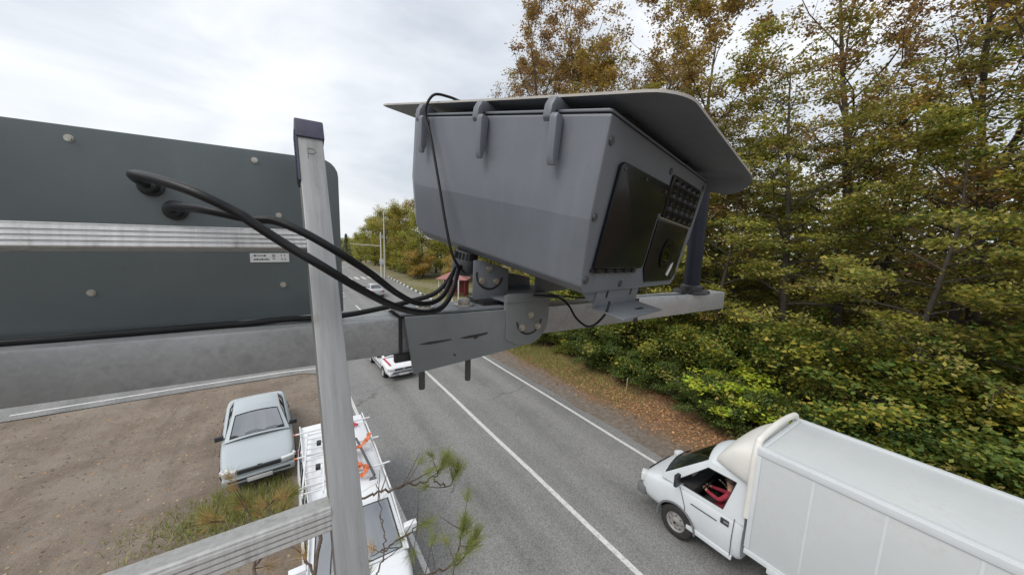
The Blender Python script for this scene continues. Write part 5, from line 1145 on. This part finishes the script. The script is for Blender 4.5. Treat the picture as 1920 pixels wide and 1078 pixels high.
def spruce(seed, H):
    rng = np.random.default_rng(seed); mb = MB(); mb.cyl((0, 0, -0.2), (0, 0, H), 0.16, 0.02, 8); cen = []
    for i in range(int(H * 7)):
        z = H * (0.08 + 0.9 * i / (H * 7)); ln = 0.26 * (H - z) * rng.uniform(0.8, 1.1) + 0.1; az = i * 2.4; t = rng.uniform(0, 1, 70) ** 0.7
        p = np.stack([np.cos(az) * ln * t, np.sin(az) * ln * t, z - 0.25 * ln * t], 1) + rng.normal(size=(70, 3)) * 0.08; cen.append(p)
    cen = np.concatenate(cen); return mb.mesh('spruce_wood', M['bark'], smooth=60), leaves_mesh('spruce_needles', cen, 0.22, ('leaf_dark',), np.zeros(len(cen)), rng, 0.2)
spm = spruce(61, 9.5)
plant('spruce_tree', spm, (18.3, 121, tz(121) - 0.1), 0.3, 1.0, 'dark pointed spruce at the far end of the road', 'tree')
for (x, y, s) in ((17.0, 128, 0.62), (20.3, 126, 0.66), (22.0, 118, 0.7), (15.0, 132, 0.6)): plant('dark_tree', farB, (x, y, tz(y) - 0.1), rt.uniform(0, 6), s, 'low dark green tree beside the far spruce', 'tree', 'low trees beside the far spruce')

# fallen leaves, grass: nobody could count them
n = 15000; cx = 11.4 + rng.beta(2.4, 1.3, n) * 4.4; cy = rng.uniform(-3, 17, n); cz = np.array([bank(a, b) for a, b in zip(cx, cy)]) - 0.022 + rng.uniform(0, 0.03, n)
keep = (rng.uniform(size=n) < np.clip((cx - 11.2) / 1.5, 0.03, 1)) & (cx > 11.2 + 0.5 * np.sin(cy * 0.9) + np.clip(cy - 9, 0, 10) * 0.10)
cen = np.stack([cx, cy, cz], 1)[keep]
me = leaves_mesh('fallen_leaves', cen, 0.105, ('litter_leaf', 'leaf_brown'), rng.choice(2, len(cen), p=(0.8, 0.2)), rng, 1.6)
tag(link('fallen_leaves', me), 'carpet of fallen brown leaves between road and shrubs', 'leaves', None, 'stuff')
n = 16000; cx = rng.uniform(-9, 2.2, n); cy = rng.uniform(5, 20.5, n); kk = rng.uniform(size=n) < 0.05
cen = np.stack([cx, cy, np.full(n, -0.02)], 1)[kk]
me = leaves_mesh('scattered_leaves', cen, 0.07, ('litter_leaf', 'leaf_brown'), rng.choice(2, len(cen)), rng, 1.6)
tag(link('scattered_leaves', me), 'scattered dry leaves on the bare parking ground', 'leaves', None, 'stuff')
def grass(name, cen, h, label, mats=('grass_blade',)):
    n = len(cen); ang = rng.uniform(0, 6.28, n); w = 0.012; hh = h * rng.uniform(0.4, 1.2, n); t = rng.normal(size=(n, 2)) * 0.35
    P = np.empty((n, 3, 3)); dx = np.stack([np.cos(ang) * w, np.sin(ang) * w, np.zeros(n)], 1); P[:, 0] = cen - dx; P[:, 1] = cen + dx; P[:, 2] = cen + np.stack([t[:, 0] * hh, t[:, 1] * hh, hh], 1)
    me = bpy.data.meshes.new(name); me.vertices.add(3 * n); me.vertices.foreach_set('co', P.reshape(-1).astype(np.float32)); me.loops.add(3 * n); me.loops.foreach_set('vertex_index', np.arange(3 * n, dtype=np.int32))
    me.polygons.add(n); me.polygons.foreach_set('loop_start', np.arange(0, 3 * n, 3, dtype=np.int32)); me.polygons.foreach_set('loop_total', np.full(n, 3, dtype=np.int32)); me.materials.append(M[mats[0]]); me.update(); me.validate()
    tag(link(name, me), label, 'grass', None, 'stuff')
n = 26000; cy = rng.uniform(9, 27, n); cx = 12.2 + rng.beta(1.5, 1.5, n) * 3.4 + np.clip(cy - 22, 0, 9) * 0.35; keep = rng.uniform(size=n) < np.clip((cy - 8) / 9, 0, 1)
grass('verge_grass', np.stack([cx, cy, np.full(n, -0.03)], 1)[keep], 0.20, 'rough dry grass on the verge below the woodland')
n = 30000; cy = rng.uniform(32, 56, n); cx = rng.uniform(15.2, 30, n); keep = np.sin(cx * 0.7 + cy * 0.35) + rng.normal(size=n) * 0.4 > 0.1
grass('lawn_grass', np.stack([cx, cy, np.full(n, -0.03)], 1)[keep], 0.22, 'pale green grass round the red shelter')

n = 4500; cx = rng.normal(-0.9, 1.0, n); cy = rng.normal(10.9, 0.6, n); keep = (cx < 0.0) & (cy < 12.0)
grass('dry_grass', np.stack([cx, cy, np.full(n, -0.04)], 1)[keep], 0.22, 'dry yellow-brown grass in front of the silver car')
n = 2600; cx = rng.uniform(-9, 2.2, n); cy = rng.uniform(7, 20.5, n); me = leaves_mesh('loose_stones', np.stack([cx, cy, np.full(n, -0.022)], 1), 0.05, ('trim_grey', 'stake_wood', 'bark_pale'), rng.choice(3, n), rng, 2.0, 0.9, 0.7)
tag(link('loose_stones', me), 'loose stones and chips on the bare parking ground', 'stones', None, 'stuff')
# pine whose boughs reach up into the lower left of the view
pn = empty('pine_tree', (0.02, 0.95, 0), label='thin pine below the camera whose needled twigs cross the white van', cat='tree')
PB = {'b1': [(0.03, 1.2, 5.75), (0.087, 1.593, 6.138), (0.181, 1.627, 6.203), (0.325, 1.632, 6.234), (0.479, 1.623, 6.22), (0.623, 1.609, 6.208), (0.701, 1.629, 6.279)],
      'b1b': [(0.623, 1.609, 6.208), (0.698, 1.584, 6.15), (0.762, 1.601, 6.216)],
      'b2': [(0.03, 1.2, 5.6), (0.105, 1.472, 5.864), (0.281, 1.473, 5.858), (0.492, 1.428, 5.86), (0.65, 1.405, 5.855), (0.774, 1.397, 5.943)],
      'b2b': [(0.65, 1.405, 5.855), (0.702, 1.441, 5.913), (0.737, 1.478, 5.977)],
      'b3': [(0.02, 1.15, 5.5), (-0.09, 1.591, 5.788), (-0.172, 1.905, 5.867), (-0.203, 2.177, 5.86), (-0.133, 2.379, 5.83), (-0.022, 2.43, 5.83)],
      'b3b': [(-0.203, 2.177, 5.86), (-0.236, 2.388, 5.83), (-0.249, 2.471, 5.87)],
      'b4': [(0.02, 1.15, 5.4), (0.071, 1.597, 5.753), (0.047, 1.81, 5.828), (-0.062, 2.011, 5.854), (-0.215, 2.218, 5.745)],
      'b5': [(0.281, 1.473, 5.858), (0.298, 1.566, 5.80), (0.374, 1.657, 5.874), (0.394, 1.785, 5.985), (0.407, 1.917, 6.088)],
      'b6': [(0.374, 1.657, 5.874), (0.509, 1.688, 5.874), (0.629, 1.727, 5.868)],
      'b8': [(-0.203, 2.177, 5.86), (-0.30, 2.30, 5.84), (-0.42, 2.42, 5.86)], 'b10': [(-0.172, 1.905, 5.867), (-0.10, 2.10, 5.86), (-0.06, 2.25, 5.86)]}
po = Vector((0.02, 0.95, 0)); rp_ = random.Random(9)
mb = MB(); mb.tube([(0, -0.1, -0.1), (-0.03, -0.05, 2), (0.02, 0.05, 4), (0.0, 0.18, 5.2), (0.01, 0.26, 5.85)], [0.10, 0.085, 0.06, 0.035, 0.015], 10); mb.build('trunk', M['bark_pine'], pn, smooth=60)
ng = {0: [], 1: []}
def tuft(p, d, n, ln, kind, spreadk=0.55):
    for i in range(n):
        v = (d + Vector((rp_.gauss(0, 1), rp_.gauss(0, 1), rp_.gauss(0, 1))) * spreadk + Vector((0, 0, 0.35))).normalized() * ln * rp_.uniform(0.7, 1.15)
        s = v.orthogonal().normalized() * 0.0008; s.rotate(Matrix.Rotation(rp_.uniform(0, 6.28), 3, v.normalized())); q = p + Vector((rp_.gauss(0, 0.008), rp_.gauss(0, 0.008), rp_.gauss(0, 0.008)))
        ng[kind].append((q - s, q + s, q + v * 0.6 + s * 0.9 + Vector((0, 0, -0.002)), q + v, q + v * 0.6 - s * 0.9 + Vector((0, 0, -0.002))))
for key, pts in PB.items():
    sp = [p - po for p in spline(pts, 8)]; n = len(sp); thin = key in ('b1b', 'b2b', 'b3b', 'b5', 'b6', 'b8', 'b9', 'b10')
    sp = [p + Vector((rp_.gauss(0, 0.006), rp_.gauss(0, 0.006), rp_.gauss(0, 0.006))) for p in sp]
    r0 = 0.005 if thin else 0.0085
    MB().tube(sp, [r0 * (1 - 0.6 * i / n) for i in range(n)], 6).build('bough', M['bark_pine'], pn, smooth=60)
    green = key in ('b1', 'b1b', 'b2', 'b2b', 'b6', 'b9')
    d = (sp[-1] - sp[-3]).normalized()
    dens = {'b1': 150, 'b1b': 130, 'b2': 180, 'b2b': 170, 'b3': 260, 'b3b': 260, 'b8': 240, 'b10': 220, 'b7': 160, 'b9': 160, 'b4': 15, 'b5': 10, 'b6': 60}[key]
    for k in range(6): tuft(sp[-1 - k], d, dens // 4, 0.095, 0 if (green or rp_.random() < 0.5) else 1)
    # side shoots
    for k in range(7 if not thin else 4):
        g = rp_.uniform(0.35, 0.95); b = sp[int(g * (n - 1))]; t = (sp[min(int(g * (n - 1)) + 1, n - 1)] - sp[max(int(g * (n - 1)) - 1, 0)]).normalized()
        sd = (t * 0.6 + Vector((rp_.gauss(0, 1), rp_.gauss(0, 1), rp_.gauss(0, 0.7))).normalized()).normalized(); ln = rp_.uniform(0.06, 0.16)
        e = [b, b + sd * ln * 0.5 + Vector((0, 0, 0.01)), b + sd * ln + Vector((0, 0, 0.03))]; MB().tube(e, [0.003, 0.0022, 0.0012], 5).build('bough', M['bark_pine'], pn, smooth=60)
        if rp_.random() < (0.75 if key not in ('b4', 'b5') else 0.15): tuft(e[-1], sd, 50, 0.085, 0 if (green or rp_.random() < 0.4) else 1, 0.5)
for kd, nm, mt in ((0, 'green_needles', 'needle_green'), (1, 'dry_needles', 'needle_brown')):
    mb = MB()
    for q in ng[kd]: mb.add(q, [(0, 1, 2, 3, 4)])
    me = bpy.data.meshes.new(nm); me.from_pydata(mb.v, [], mb.f); me.materials.append(M[mt]); o = link(nm, me, pn); o['kind'] = 'stuff'
